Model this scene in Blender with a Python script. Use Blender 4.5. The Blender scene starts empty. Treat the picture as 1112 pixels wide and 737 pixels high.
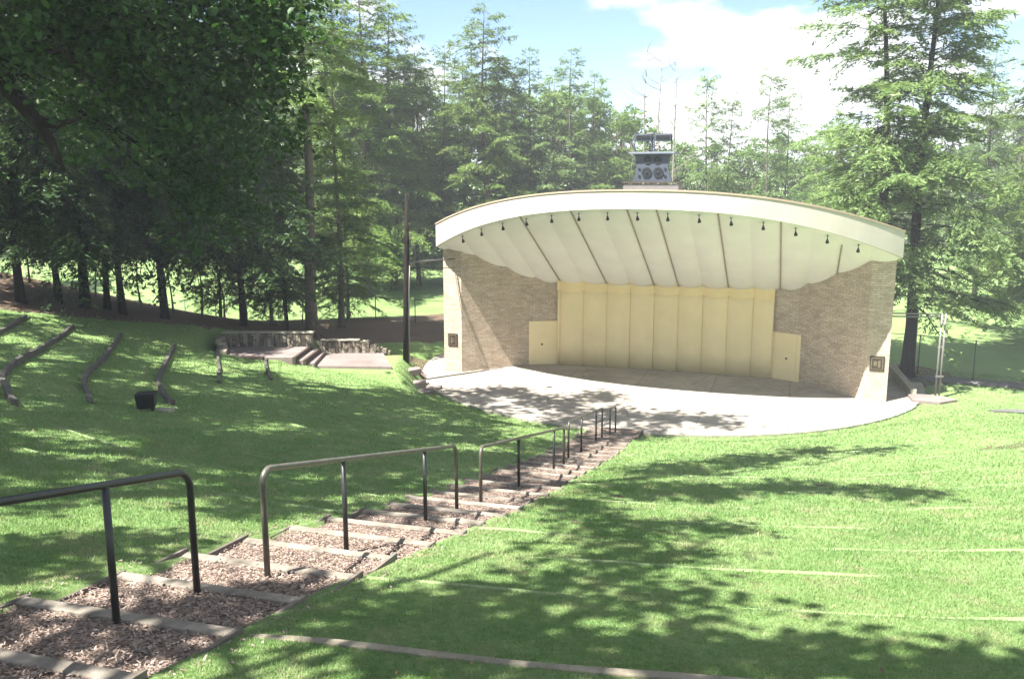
import bpy, bmesh, math, random
import numpy as np
from mathutils import Vector, Matrix
random.seed(7)
RNG = np.random.default_rng(11)
SC = bpy.context.scene
COL = SC.collection

# ---------------------------------------------------------------- helpers
def link(o, parent=None):
    COL.objects.link(o)
    if parent is not None:
        o.parent = parent
    return o

def tag(o, label=None, cat=None, group=None, kind=None):
    if label: o['label'] = label
    if cat: o['category'] = cat
    if group: o['group'] = group
    if kind: o['kind'] = kind
    return o

def thing(name, label, cat, loc=(0, 0, 0), rz=0.0, group=None):
    o = bpy.data.objects.new(name, None)
    o.empty_display_size = .2
    link(o); o.location = loc; o.rotation_euler = (0, 0, rz)
    return tag(o, label, cat, group)

def copy_tree(o, parent=None):
    c = o.copy(); COL.objects.link(c)
    if parent is not None: c.parent = parent
    for ch in list(o.children):
        copy_tree(ch, c)
    return c

class MB:
    """collects vertices and faces of one mesh object"""
    def __init__(s): s.v = []; s.f = []; s.uv = {}
    def add(s, vs, fs):
        b = len(s.v); s.v += [tuple(p) for p in vs]
        s.f += [tuple(i + b for i in f) for f in fs]
    def box(s, c, d, rz=0.0, tilt=0.0):
        cx, cy, cz = c; hx, hy, hz = d[0] / 2, d[1] / 2, d[2] / 2
        M = Matrix.Rotation(rz, 3, 'Z') @ Matrix.Rotation(tilt, 3, 'X')
        vs = [Vector(c) + M @ Vector((a * hx, b_ * hy, e * hz)) for e in (-1, 1) for b_ in (-1, 1) for a in (-1, 1)]
        s.add(vs, [(0, 2, 3, 1), (4, 5, 7, 6), (0, 1, 5, 4), (2, 6, 7, 3), (0, 4, 6, 2), (1, 3, 7, 5)])
    def tube(s, pts, rads, n=8, cap=True):
        pts = [Vector(p) for p in pts]
        if not hasattr(rads, '__len__'): rads = [rads] * len(pts)
        rings = []; up = None
        for i, p in enumerate(pts):
            a = pts[max(0, i - 1)]; b = pts[min(len(pts) - 1, i + 1)]
            t = (b - a).normalized() if (b - a).length > 1e-9 else Vector((0, 0, 1))
            if up is None: up = t.orthogonal().normalized()
            up = (up - t * up.dot(t))
            up = up.normalized() if up.length > 1e-6 else t.orthogonal().normalized()
            w = t.cross(up)
            rings.append([p + (up * math.cos(2 * math.pi * k / n) + w * math.sin(2 * math.pi * k / n)) * rads[i] for k in range(n)])
        vs = [q for r in rings for q in r]; fs = []
        for i in range(len(pts) - 1):
            for k in range(n):
                a = i * n + k; b = i * n + (k + 1) % n
                fs.append((a, b, b + n, a + n))
        if cap:
            fs.append(tuple(range(n - 1, -1, -1))); fs.append(tuple(range((len(pts) - 1) * n, len(pts) * n)))
        s.add(vs, fs)
    def prism(s, poly, z0, z1):
        n = len(poly)
        z0 = z0 if hasattr(z0, '__len__') else [z0] * n
        z1 = z1 if hasattr(z1, '__len__') else [z1] * n
        vs = [(p[0], p[1], z0[i]) for i, p in enumerate(poly)] + [(p[0], p[1], z1[i]) for i, p in enumerate(poly)]
        fs = [tuple(range(n - 1, -1, -1)), tuple(range(n, 2 * n))] + [(i, (i + 1) % n, (i + 1) % n + n, i + n) for i in range(n)]
        s.add(vs, fs)
    def build(s, name, mat, parent=None, smooth=False, bevel=0.0, origin=None):
        me = bpy.data.meshes.new(name)
        v = s.v
        if origin is not None:
            v = [(p[0] - origin[0], p[1] - origin[1], p[2] - origin[2]) for p in v]
        me.from_pydata(v, [], s.f); me.update()
        if mat: me.materials.append(mat)
        if smooth: me.polygons.foreach_set('use_smooth', [True] * len(me.polygons))
        o = bpy.data.objects.new(name, me); link(o, parent)
        if origin is not None: o.location = origin
        bm = bmesh.new(); bm.from_mesh(me); bmesh.ops.recalc_face_normals(bm, faces=bm.faces); bm.to_mesh(me); bm.free()
        if bevel:
            m = o.modifiers.new('bevel', 'BEVEL'); m.width = bevel; m.segments = 2; m.limit_method = 'ANGLE'
        return o

def np_mesh(name, V, F, mat, parent=None, smooth=False, loc=None):
    """V (n,3); F (m,k) all the same k"""
    me = bpy.data.meshes.new(name)
    F = np.asarray(F, dtype=np.int32); k = F.shape[1]
    me.vertices.add(len(V)); me.vertices.foreach_set('co', np.asarray(V, dtype=np.float32).ravel())
    me.loops.add(F.size); me.loops.foreach_set('vertex_index', F.ravel())
    me.polygons.add(len(F)); me.polygons.foreach_set('loop_start', np.arange(0, F.size, k, dtype=np.int32))
    if smooth: me.polygons.foreach_set('use_smooth', np.ones(len(F), dtype=bool))
    me.update(calc_edges=True); me.validate()
    if mat: me.materials.append(mat)
    o = bpy.data.objects.new(name, me); link(o, parent)
    if loc is not None: o.location = loc
    return o

def sst(a, b, x):
    t = np.clip((np.asarray(x, float) - a) / (b - a), 0, 1)
    return t * t * (3 - 2 * t)

# ---------------------------------------------------------------- terrain function
CC = np.array([6.98, 39.8])         # centre of the round apron
RA = 11.08
C2 = np.array([5.78, 35.98])        # centre of the seating rings
RINGS = [11.3, 13.2, 15.4, 17.4, 19.7, 21.9, 23.9, 25.8, 27.5, 29.2, 31.15, 33.1, 35.1, 37.1, 39.1]
SD = np.array([-.2687, -.9632]); SR = np.array([.9632, -.2687])   # stair: uphill, and right-hand direction
S0 = np.array([3.75, 29.7])
def ccoef(th): return sst(-50, -78, th)
def polar(x, y):
    dx = x - C2[0]; dy = y - C2[1]
    r = np.hypot(dx, dy); th = np.degrees(np.arctan2(dx, -dy))
    return r + .2 * ccoef(th) * np.maximum(r - 13, 0), th
def xy_of(rho, th):
    c = .2 * ccoef(th)
    r = np.where(rho > 13, (rho + 13 * c) / (1 + c), rho)
    a = np.radians(th)
    return C2[0] + r * np.sin(a), C2[1] - r * np.cos(a)
def ZB(rp): return .22 * (rp - 7) - .27 * sst(7, 15, rp) * (1 - sst(21, 31, rp))
def ridge_s(x, y): return (x + 20.65) * -.43 + (y - 35) * .9
def step_frac(th, rho):
    left = sst(-36, -47, th) * (1 - sst(-85.5, -88, th)) * sst(10.5, 14, rho)
    return .13 - .04 * left - .09 * sst(-88, -92, th)
def height(x, y):
    x = np.asarray(x, float); y = np.asarray(y, float)
    rho, th = polar(x, y)
    rp = np.hypot(x - C2[0], y - C2[1])
    base = .22 * (rho - 7)
    R = np.array(RINGS); k = np.clip(np.searchsorted(R, rho) - 1, 0, len(R) - 2)
    zk = .22 * (R[k] - 7); h = .22 * (R[k + 1] - R[k])
    lat = (x - S0[0]) * SR[0] + (y - S0[1]) * SR[1]
    st = step_frac(th, rho) * sst(.95, 1.6, np.abs(lat))
    inr = (rho > R[0]) & (rho < R[-1])
    z = ZB(rp) + np.where(inr, st * (.5 * h - (base - zk)), 0)
    z = np.clip(z, 0, 7.6)
    z = z * (1 - sst(34, 82, th) * (th > 0)) * (1 - .62 * sst(-90, -125, th)) * (1 - .999 * sst(4.5, 17, ridge_s(x, y)) * (y > 20))
    z = z * (1 - sst(120, 170, np.abs(th)))
    da = np.hypot(x - CC[0], y - CC[1]) - RA
    z = z * sst(-.1, 2.4, da)
    t = (x - S0[0]) * SD[0] + (y - S0[1]) * SD[1]
    ins = (np.abs(lat) < .84) & (t > -.1) & (t < 38)
    z = np.where(ins, z - .28, z)
    z = np.where(da < .05, -.1, z)
    # landings
    def pad(z, x0, x1, y0, y1, pz):
        d = np.maximum(np.maximum(x0 - x, x - x1), np.maximum(y0 - y, y - y1))
        w = 1 - sst(0, 1.1, d)
        return z * (1 - w) + (pz - .1) * w
    z = pad(z, -12.3, -8.4, 34.2, 36.6, 1.62)
    z = pad(z, -8.3, -4.8, 34.6, 37.5, 1.17)
    dist = np.hypot(x, y)
    z = z + 5.5 * sst(62, 230, dist) * (y > 20) + 9 * sst(180, 520, dist)
    return z
def hz(x, y): return float(height(np.array([x]), np.array([y]))[0])

SUNE = 4.9; SKYS = .068; EXPO = 2.1; CLOUDB = 4.6; HAZE = .0011; CL1 = .3; CL2 = .2

# ---------------------------------------------------------------- materials
def nodes_mat(name, rough=.8, spec=.3):
    m = bpy.data.materials.new(name); m.use_nodes = True
    nt = m.node_tree; b = nt.nodes['Principled BSDF']
    b.inputs['Roughness'].default_value = rough
    b.inputs['Specular IOR Level'].default_value = spec
    return m, nt, b
def N(nt, typ, **kw):
    n = nt.nodes.new(typ)
    for k, v in kw.items():
        if k in n.inputs: n.inputs[k].default_value = v
        else: setattr(n, k, v)
    return n
def ramp(nt, fac, stops):
    r = nt.nodes.new('ShaderNodeValToRGB'); e = r.color_ramp.elements
    e[0].position = stops[0][0]; e[0].color = (*stops[0][1], 1)
    e[1].position = stops[-1][0]; e[1].color = (*stops[-1][1], 1)
    for p, c in stops[1:-1]:
        q = e.new(p); q.color = (*c, 1)
    nt.links.new(fac, r.inputs[0]); return r.outputs[0]
def mix(nt, fac, a, b, typ='MIX'):
    n = nt.nodes.new('ShaderNodeMix'); n.data_type = 'RGBA'; n.blend_type = typ
    for sock, val in ((n.inputs[0], fac), (n.inputs[6], a), (n.inputs[7], b)):
        if isinstance(val, bpy.types.NodeSocket): nt.links.new(val, sock)
        elif isinstance(val, tuple): sock.default_value = (*val, 1)
        else: sock.default_value = val
    return n.outputs[2]
def coords(nt, which='Object'):
    return nt.nodes.new('ShaderNodeTexCoord').outputs[which]
def position(nt): return nt.nodes.new('ShaderNodeNewGeometry').outputs['Position']
def noise(nt, vec, scale, detail=4, rough=.6, out='Fac'):
    n = N(nt, 'ShaderNodeTexNoise', Scale=scale, Detail=detail, Roughness=rough)
    nt.links.new(vec, n.inputs['Vector']); return n.outputs[out]
def bump(nt, b, h, strength=.4, dist=.02):
    n = N(nt, 'ShaderNodeBump', Strength=strength, Distance=dist)
    nt.links.new(h, n.inputs['Height']); nt.links.new(n.outputs[0], b.inputs['Normal'])

def simple(name, col, rough=.7, var=.15, scale=3, bs=.2, metal=0, spec=.3, bscale=40):
    m, nt, b = nodes_mat(name, rough, spec)
    v = coords(nt)
    lo = tuple(c * (1 - var) for c in col); hi = tuple(min(1, c * (1 + var)) for c in col)
    c = ramp(nt, noise(nt, v, scale, 6, .65), [(.3, lo), (.7, hi)])
    nt.links.new(c, b.inputs['Base Color']); b.inputs['Metallic'].default_value = metal
    bump(nt, b, noise(nt, v, bscale, 3), bs, .01)
    return m

def foliage_mat(name, cols, trans=.35, scale=.9, tcol=(.12, .2, .02)):
    m = bpy.data.materials.new(name); m.use_nodes = True; nt = m.node_tree
    for n in list(nt.nodes): nt.nodes.remove(n)
    v = position(nt)
    f = noise(nt, v, scale, 3, .6)
    f2 = noise(nt, v, 9, 2, .6)
    a = N(nt, 'ShaderNodeMath', operation='ADD'); nt.links.new(f, a.inputs[0]); nt.links.new(f2, a.inputs[1])
    h = N(nt, 'ShaderNodeMath', operation='MULTIPLY'); nt.links.new(a.outputs[0], h.inputs[0]); h.inputs[1].default_value = .5
    oi = nt.nodes.new('ShaderNodeObjectInfo')
    c = ramp(nt, h.outputs[0], [(.32, cols[0]), (.5, cols[1]), (.66, cols[2])])
    hs = N(nt, 'ShaderNodeHueSaturation'); nt.links.new(c, hs.inputs['Color'])
    mr = N(nt, 'ShaderNodeMapRange'); nt.links.new(oi.outputs['Random'], mr.inputs[0]); mr.inputs[3].default_value = .8; mr.inputs[4].default_value = 1.25
    nt.links.new(mr.outputs[0], hs.inputs['Value'])
    if name == 'grass_blades':
        big = noise(nt, v, .45, 5, .7)
        c2 = mix(nt, 1.0, c, ramp(nt, big, [(.32, (.80, .88, .82)), (.5, (1, 1, 1)), (.68, (1.22, 1.10, 1.15))]), 'MULTIPLY')
        pt = ramp(nt, noise(nt, v, 1.9, 4, .7), [(.50, (0, 0, 0)), (.64, (.85, .85, .85))])
        nt.links.new(mix(nt, pt, c2, (.36, .35, .19)), hs.inputs['Color'])
        mr.inputs[3].default_value = 1.0; mr.inputs[4].default_value = 1.0
    d = N(nt, 'ShaderNodeBsdfPrincipled'); d.inputs['Roughness'].default_value = .5; d.inputs['Specular IOR Level'].default_value = .35
    t = nt.nodes.new('ShaderNodeBsdfTranslucent')
    nt.links.new(hs.outputs[0], d.inputs['Base Color'])
    tc = mix(nt, .5, hs.outputs[0], tcol); nt.links.new(tc, t.inputs[0])
    ms = nt.nodes.new('ShaderNodeMixShader'); ms.inputs[0].default_value = trans
    nt.links.new(d.outputs[0], ms.inputs[1]); nt.links.new(t.outputs[0], ms.inputs[2])
    o = nt.nodes.new('ShaderNodeOutputMaterial'); nt.links.new(ms.outputs[0], o.inputs[0])
    return m

def grass_ground():
    m, nt, b = nodes_mat('grass_ground', .9, .15)
    v = position(nt)
    big = noise(nt, v, .35, 5, .65); fine = noise(nt, v, 14, 6, .8); mid = noise(nt, v, 2.2, 5, .7)
    g = ramp(nt, fine, [(.3, (.095, .17, .045)), (.5, (.18, .27, .09)), (.72, (.29, .35, .17))])
    dry = ramp(nt, mid, [(.2, (.27, .27, .12)), (.8, (.22, .22, .1))])
    msk = ramp(nt, mid, [(.56, (0, 0, 0)), (.72, (.7, .7, .7))])
    g = mix(nt, msk, g, dry)
    g2 = ramp(nt, big, [(.3, (.82, .9, .8)), (.7, (1.15, 1.1, 1.15))])
    g = mix(nt, 1.0, g, g2, 'MULTIPLY')
    at = N(nt, 'ShaderNodeAttribute', attribute_name='mulch')
    br = ramp(nt, noise(nt, v, 22, 6, .8), [(.25, (.05, .033, .022)), (.5, (.13, .09, .062)), (.75, (.24, .18, .13))])
    nz = noise(nt, v, 1.1, 5, .7)
    s = N(nt, 'ShaderNodeMath', operation='ADD'); nt.links.new(at.outputs['Fac'], s.inputs[0]); nt.links.new(nz, s.inputs[1])
    mk = ramp(nt, s.outputs[0], [(.93, (0, 0, 0)), (1.06, (1, 1, 1))])
    c = mix(nt, mk, g, br)
    nt.links.new(c, b.inputs['Base Color'])
    bump(nt, b, noise(nt, v, 30, 6, .75), .9, .05)
    return m

def concrete(name, col, stain=.6, joint=0):
    m, nt, b = nodes_mat(name, .85, .25)
    v = position(nt)
    c = ramp(nt, noise(nt, v, .8, 8, .72), [(.3, tuple(q * .78 for q in col)), (.55, col), (.8, tuple(min(1, q * 1.12) for q in col))])
    d = ramp(nt, noise(nt, v, 3.5, 6, .8), [(.25, (stain, stain, stain * .95)), (.5, (1, 1, 1))])
    c = mix(nt, 1.0, c, d, 'MULTIPLY')
    blot = ramp(nt, noise(nt, v, .33, 5, .6), [(.35, (.80, .78, .76)), (.6, (1.05, 1.04, 1.03))])
    c = mix(nt, 1.0, c, blot, 'MULTIPLY')
    if joint:
        mp = N(nt, 'ShaderNodeMapping'); mp.inputs['Rotation'].default_value = (0, 0, .315); nt.links.new(v, mp.inputs[0])
        j = N(nt, 'ShaderNodeTexBrick', Scale=1.0); j.offset = 0; nt.links.new(mp.outputs[0], j.inputs['Vector'])
        j.inputs['Brick Width'].default_value = joint; j.inputs['Row Height'].default_value = joint; j.inputs['Mortar Size'].default_value = .014
        j.inputs['Color1'].default_value = (1, 1, 1, 1); j.inputs['Color2'].default_value = (.93, .92, .91, 1); j.inputs['Mortar'].default_value = (.5, .47, .43, 1)
        c = mix(nt, 1.0, c, j.outputs['Color'], 'MULTIPLY')
        cr = N(nt, 'ShaderNodeTexVoronoi', feature='DISTANCE_TO_EDGE', Scale=.22); wv = N(nt, 'ShaderNodeTexNoise', Scale=1.5, Detail=5); nt.links.new(v, wv.inputs['Vector'])
        nt.links.new(mix(nt, .35, v, wv.outputs['Color'], 'ADD'), cr.inputs['Vector'])
        c = mix(nt, 1.0, c, ramp(nt, cr.outputs['Distance'], [(.0, (.55, .52, .48)), (.006, (1, 1, 1))]), 'MULTIPLY')
    nt.links.new(c, b.inputs['Base Color'])
    bump(nt, b, noise(nt, v, 60, 4, .7), .25, .006)
    return m

def brick_mat():
    m, nt, b = nodes_mat('buff_stone', .9, .2)
    uv = coords(nt, 'UV')
    nz = N(nt, 'ShaderNodeTexNoise', Scale=2.2, Detail=3); nt.links.new(uv, nz.inputs['Vector'])
    wob = mix(nt, .03, uv, nz.outputs['Color'], 'ADD')
    br = N(nt, 'ShaderNodeTexBrick', Scale=1.0); br.offset = .43; br.squash = 1.0
    nt.links.new(wob, br.inputs['Vector'])
    br.inputs['Brick Width'].default_value = .31; br.inputs['Row Height'].default_value = .088
    br.inputs['Mortar Size'].default_value = .009; br.inputs['Mortar Smooth'].default_value = .35
    br.inputs['Bias'].default_value = 0
    br.inputs['Color1'].default_value = (.48, .39, .305, 1); br.inputs['Color2'].default_value = (.61, .535, .445, 1)
    br.inputs['Mortar'].default_value = (.41, .345, .27, 1)
    st = ramp(nt, noise(nt, uv, 1.6, 6, .7), [(.3, (.78, .76, .74)), (.7, (1.12, 1.08, 1.04))])
    c = mix(nt, 1.0, br.outputs['Color'], st, 'MULTIPLY')
    st2 = ramp(nt, noise(nt, uv, 14, 4, .7), [(.3, (.75, .72, .7)), (.6, (1.08, 1.05, 1.02))])
    c = mix(nt, 1.0, c, st2, 'MULTIPLY')
    nt.links.new(c, b.inputs['Base Color'])
    inv = N(nt, 'ShaderNodeMath', operation='SUBTRACT'); inv.inputs[0].default_value = 1; nt.links.new(br.outputs['Fac'], inv.inputs[1])
    a = N(nt, 'ShaderNodeMath', operation='MULTIPLY_ADD'); nt.links.new(noise(nt, uv, 18, 4), a.inputs[0]); a.inputs[1].default_value = .5; nt.links.new(inv.outputs[0], a.inputs[2])
    bump(nt, b, a.outputs[0], .8, .03)
    return m

def bark_mat(name, col):
    m, nt, b = nodes_mat(name, .95, .1)
    v = coords(nt)
    mp = N(nt, 'ShaderNodeMapping'); mp.inputs['Scale'].default_value = (9, 9, 1.6); nt.links.new(v, mp.inputs[0])
    n1 = noise(nt, mp.outputs[0], 2, 6, .75)
    c = ramp(nt, n1, [(.3, tuple(q * .5 for q in col)), (.55, col), (.75, tuple(q * 1.7 for q in col))])
    nt.links.new(c, b.inputs['Base Color']); bump(nt, b, n1, .9, .05)
    return m

def rock_mat(name, dark, light, sx=3, sz=9):
    m, nt, b = nodes_mat(name, .9, .2)
    v = coords(nt)
    mp = N(nt, 'ShaderNodeMapping'); mp.inputs['Scale'].default_value = (sx, sx, sz); nt.links.new(v, mp.inputs[0])
    vo = N(nt, 'ShaderNodeTexVoronoi', Scale=1.0); nt.links.new(mp.outputs[0], vo.inputs['Vector'])
    c = mix(nt, .5, vo.outputs['Color'], (.5, .5, .5))
    bw = nt.nodes.new('ShaderNodeRGBToBW'); nt.links.new(c, bw.inputs[0])
    col = ramp(nt, bw.outputs[0], [(.3, dark), (.7, light)])
    e = N(nt, 'ShaderNodeTexVoronoi', feature='DISTANCE_TO_EDGE'); nt.links.new(mp.outputs[0], e.inputs['Vector'])
    jm = ramp(nt, e.outputs['Distance'], [(.02, (.35, .33, .3)), (.09, (1, 1, 1))])
    col = mix(nt, 1.0, col, jm, 'MULTIPLY')
    nt.links.new(col, b.inputs['Base Color']); bump(nt, b, e.outputs['Distance'], .7, .04)
    return m

M = {}
M['ground'] = grass_ground()
M['apron'] = concrete('stage_concrete', (.37, .34, .295), .68, 3.1)
M['pad'] = concrete('old_concrete', (.215, .175, .16), .7)
M['path'] = concrete('path_asphalt', (.13, .125, .12), .8)
M['brick'] = brick_mat()
M['white'] = simple('cream_paint', (.47, .425, .355), .55, .08, 1.2, .05)
M['ceil'] = simple('ceiling_paint', (.78, .75, .725), .6, .05, .8, .05)
M['yellow'] = simple('yellow_paint', (.80, .65, .385), .6, .05, 1.0, .06)
M['yellow2'] = simple('valance_paint', (.82, .64, .34), .6, .04, 1.0, .06)
M['tan'] = simple('tan_flashing', (.40, .30, .22), .5, .1)
M['batten'] = simple('grey_batten', (.32, .27, .22), .6, .1)
M['dark'] = simple('dark_metal', (.02, .02, .022), .4, .2, 4, .1, .3)
M['rail'] = simple('painted_rail', (.028, .027, .027), .38, .35, 6, .15, .25, .5, 25)
M['railtop'] = simple('sunlit_rail', (.12, .108, .088), .42, .3, 9, .2, .35, .5, 25)  # lighter tan copy of the dark rail, sunlight on the bars put into the colour
M['spk'] = simple('grey_cabinet', (.06, .07, .092), .5, .1, 4, .08)
M['cone'] = simple('speaker_cone', (.015, .017, .02), .5, .1)
M['box'] = simple('black_box', (.014, .014, .017), .45, .2)
M['bronze'] = simple('bronze_plaque', (.08, .06, .045), .4, .2, 8, .2, .6)
M['bronze2'] = simple('bronze_lettering', (.2, .16, .11), .4, .2, 8, .2, .5)
M['timber'] = simple('weathered_timber', (.165, .14, .115), .9, .3, 7, .5, 0, .1, 60)
M['tan_edge'] = simple('tan_edging', (.23, .20, .145), .95, .35, 5, .4)
M['nose'] = simple('buried_timber', (.20, .175, .14), .95, .45, 3, .5, 0, .1, 60)
M['timber_dark'] = simple('old_timber', (.13, .11, .09), .9, .3, 7, .5, 0, .1, 60)
M['curb'] = simple('curb_concrete', (.30, .28, .21), .9, .25, 5, .4)
M['dry'] = simple('dry_grass_edge', (.19, .25, .11), .95, .25, 6, .5)
M['wood'] = simple('brown_boards', (.07, .05, .038), .85, .3, 5, .4)
M['polewood'] = bark_mat('pole_wood', (.028, .022, .018))
M['galv'] = simple('galvanised_pipe', (.18, .17, .16), .45, .1, 6, .1, .3)
M['fence'] = simple('green_fence_paint', (.05, .085, .07), .5, .1, 4, .1, .2)
M['stonewall'] = rock_mat('stacked_stone', (.14, .115, .085), (.42, .37, .29), 7, 2.2)
M['terrace'] = rock_mat('terrace_stone', (.045, .04, .033), (.16, .145, .12), 3, 5)
M['terrace_edge'] = simple('old_terrace_edge', (.085, .078, .066), .9, .4, 4, .4)
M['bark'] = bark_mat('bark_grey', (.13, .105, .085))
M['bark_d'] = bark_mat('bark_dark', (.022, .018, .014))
M['bark_dead'] = bark_mat('dead_wood', (.25, .22, .19))
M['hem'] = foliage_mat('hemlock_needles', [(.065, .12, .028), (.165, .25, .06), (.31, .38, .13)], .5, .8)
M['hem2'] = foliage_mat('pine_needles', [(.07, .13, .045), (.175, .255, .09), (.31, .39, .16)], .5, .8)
M['shade'] = foliage_mat('shaded_hemlock', [(.013, .034, .010), (.03, .065, .016), (.065, .11, .028)], .3, .8)  # darker copy of the hemlock needles, the ridge row's shade put into the colour
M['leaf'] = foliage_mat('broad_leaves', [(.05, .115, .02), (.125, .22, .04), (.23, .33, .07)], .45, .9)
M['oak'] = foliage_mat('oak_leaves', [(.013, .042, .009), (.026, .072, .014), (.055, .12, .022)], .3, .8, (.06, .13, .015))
M['under'] = foliage_mat('understory_leaves', [(.05, .10, .02), (.09, .17, .035), (.15, .24, .05)], .4, 1.2)
M['blade'] = foliage_mat('grass_blades', [(.12, .225, .06), (.21, .33, .11), (.33, .41, .19)], .4, 1.3, (.13, .27, .04))

def mulch_mat():
    m, nt, b = nodes_mat('wood_mulch', .95, .1)
    v = position(nt)
    vo = N(nt, 'ShaderNodeTexVoronoi', Scale=38.0); nt.links.new(v, vo.inputs['Vector'])
    bw = nt.nodes.new('ShaderNodeRGBToBW'); nt.links.new(vo.outputs['Color'], bw.inputs[0])
    c = ramp(nt, bw.outputs[0], [(.2, (.09, .065, .05)), (.5, (.21, .155, .125)), (.85, (.36, .29, .24))])
    st = ramp(nt, noise(nt, v, 1.7, 5, .7), [(.3, (.75, .73, .7)), (.7, (1.15, 1.12, 1.1))])
    c = mix(nt, 1.0, c, st, 'MULTIPLY')
    nt.links.new(c, b.inputs['Base Color']); bump(nt, b, vo.outputs['Distance'], 1.0, .03)
    return m
M['mulch'] = mulch_mat()
def chip_mat():
    m, nt, b = nodes_mat('chip_wood', .9, .15)
    v = position(nt)
    c = ramp(nt, noise(nt, v, 25, 2, .5), [(.3, (.10, .07, .052)), (.5, (.24, .18, .145)), (.7, (.42, .34, .28))])
    nt.links.new(c, b.inputs['Base Color']); return m
M['chip'] = chip_mat()

# ---------------------------------------------------------------- terrain
WORN = [(.1, 5.8, .16), (2.6, 7.9, .2), (.9, 12.0, .3), (-4.9, 7.6, .35), (-4.6, 9.4, .3), (-6.2, 14, .4), (-1.6, 14.2, .4), (6.5, 17.5, .5), (3.6, 6.7, .2), (1.9, 15.4, .4), (-.55, 9.4, .2), (.2, 12.6, .25)]
def build_terrain():
    th = np.concatenate([np.arange(-180, -100, 3.0), np.arange(-100, -27, .8), np.arange(-27, -7, .22), np.arange(-7, 62, 1.0), np.arange(62, 180, 3.0)])
    rr = list(np.arange(0, 6, 1.0)) + list(np.arange(6, 14, .22)) + list(np.arange(14, 41, .2))
    for R in RINGS: rr += [R - .035, R + .03]
    rr += list(np.arange(41, 60, .8)) + list(np.geomspace(60, 900, 60))
    rr = np.array(sorted(rr)); keep = [rr[0]]
    for r in rr[1:]:
        if r - keep[-1] > .02: keep.append(r)
    rr = np.array(keep)
    T, R = np.meshgrid(th, rr); X, Y = xy_of(R, T); Z = height(X, Y)
    n = len(th); m = len(rr)
    V = np.stack([X, Y, Z], -1).reshape(-1, 3)
    i, j = np.meshgrid(np.arange(m - 1), np.arange(n), indexing='ij'); j2 = (j + 1) % n
    F = np.stack([i * n + j, (i + 1) * n + j, (i + 1) * n + j2, i * n + j2], -1).reshape(-1, 4)
    o = np_mesh('ground', V, F, M['ground'], None, True)
    x, y = V[:, 0], V[:, 1]
    s2 = (x + 19) * -.655 + (y - 32.3) * .756
    a = sst(-.7, 1.0, s2) * (1 - sst(7, 10, s2)) * (x < 0) * (1 - sst(-3.2, -2.0, x)) * (y > 20)
    # worn ground near the pole and behind the right wing
    a = np.maximum(a, .8 * (1 - sst(1.2, 3.5, np.hypot((x + 3.6) * .7, y - 39.5))))
    a = np.maximum(a, 1 - sst(1.5, 3.2, np.hypot(x - 17.4, y - 38.6)))
    a = np.maximum(a, .62 * (1 - sst(.2, .9, np.hypot((x - 13.1) * .6, y - 22.4))))
    for (wx, wy, wr) in WORN: a = np.maximum(a, .52 * (1 - sst(.3 * wr, wr, np.hypot(x - wx, y - wy))))
    at = o.data.attributes.new('mulch', 'FLOAT', 'POINT'); at.data.foreach_set('value', a.astype(np.float32))
    tag(o, kind='structure'); return o
build_terrain()

# ---------------------------------------------------------------- apron (stage floor)
A0 = np.array([-3.08, 39.13]); EE = np.array([.9509, -.3096]); NN = np.array([-.3096, -.9509])
def S(e, n, z=None):
    p = A0 + e * EE + n * NN
    return (float(p[0]), float(p[1])) if z is None else (float(p[0]), float(p[1]), float(z))
def disc_clip(R, nmin, step=2.0):
    pts = []
    for a in np.arange(0, 360, step):
        x = CC[0] + R * math.cos(math.radians(a)); y = CC[1] + R * math.sin(math.radians(a))
        n = (np.array([x, y]) - A0) @ NN
        if n > nmin: pts.append((a, x, y))
    k = max(range(len(pts)), key=lambda i: (pts[(i + 1) % len(pts)][0] - pts[i][0]) % 360)
    pts = pts[k + 1:] + pts[:k + 1]
    return [(x, y) for a, x, y in pts]
b = MB(); b.prism(disc_clip(RA, -4.3), -.15, .03)
tag(b.build('stage_apron', M['apron']), kind='structure')
# raised rim along the front of the apron, broken by joints
rim = MB()
seg = disc_clip(RA + .1, .3, 1.0); inner = disc_clip(RA - .06, .3, 1.0)
k = min(len(seg), len(inner))
for i in range(k - 1):
    x, y = seg[i]
    lat = (x - S0[0]) * SR[0] + (y - S0[1]) * SR[1]
    if abs(lat) < 1.0: continue
    q = [inner[i], inner[i + 1], seg[i + 1], seg[i]]
    rim.prism(q, -.1, .055 + .006 * (i % 3))
tag(rim.build('stage_rim', M['curb']), kind='structure')

def ribbon(name, pts, w, mat, dz=.03):
    mb = MB(); L = []; R_ = []
    for i, p in enumerate(pts):
        a = np.array(pts[max(0, i - 1)]); c = np.array(pts[min(len(pts) - 1, i + 1)])
        t = (c - a) / np.linalg.norm(c - a); nrm = np.array([-t[1], t[0]])
        ww = w[i] if hasattr(w, '__len__') else w
        L.append(np.array(p) + nrm * ww / 2); R_.append(np.array(p) - nrm * ww / 2)
    vs = []
    for l, r in zip(L, R_):
        for f in np.linspace(0, 1, 5):
            q = l * (1 - f) + r * f; vs.append((q[0], q[1], hz(q[0], q[1]) + dz))
    fs = []
    for i in range(len(pts) - 1):
        for j in range(4):
            a = i * 5 + j; fs.append((a, a + 1, a + 6, a + 5))
    mb.add(vs, fs); return tag(mb.build(name, mat, None, True), kind='structure')
def bez(p0, p1, p2, n=24):
    return [tuple((1 - t) ** 2 * np.array(p0) + 2 * t * (1 - t) * np.array(p1) + t * t * np.array(p2)) for t in np.linspace(0, 1, n)]
ribbon('path', bez((16.2, 38.6), (19.5, 36.8), (34, 31.5), 40), 1.3, M['path'], .035)
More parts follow.
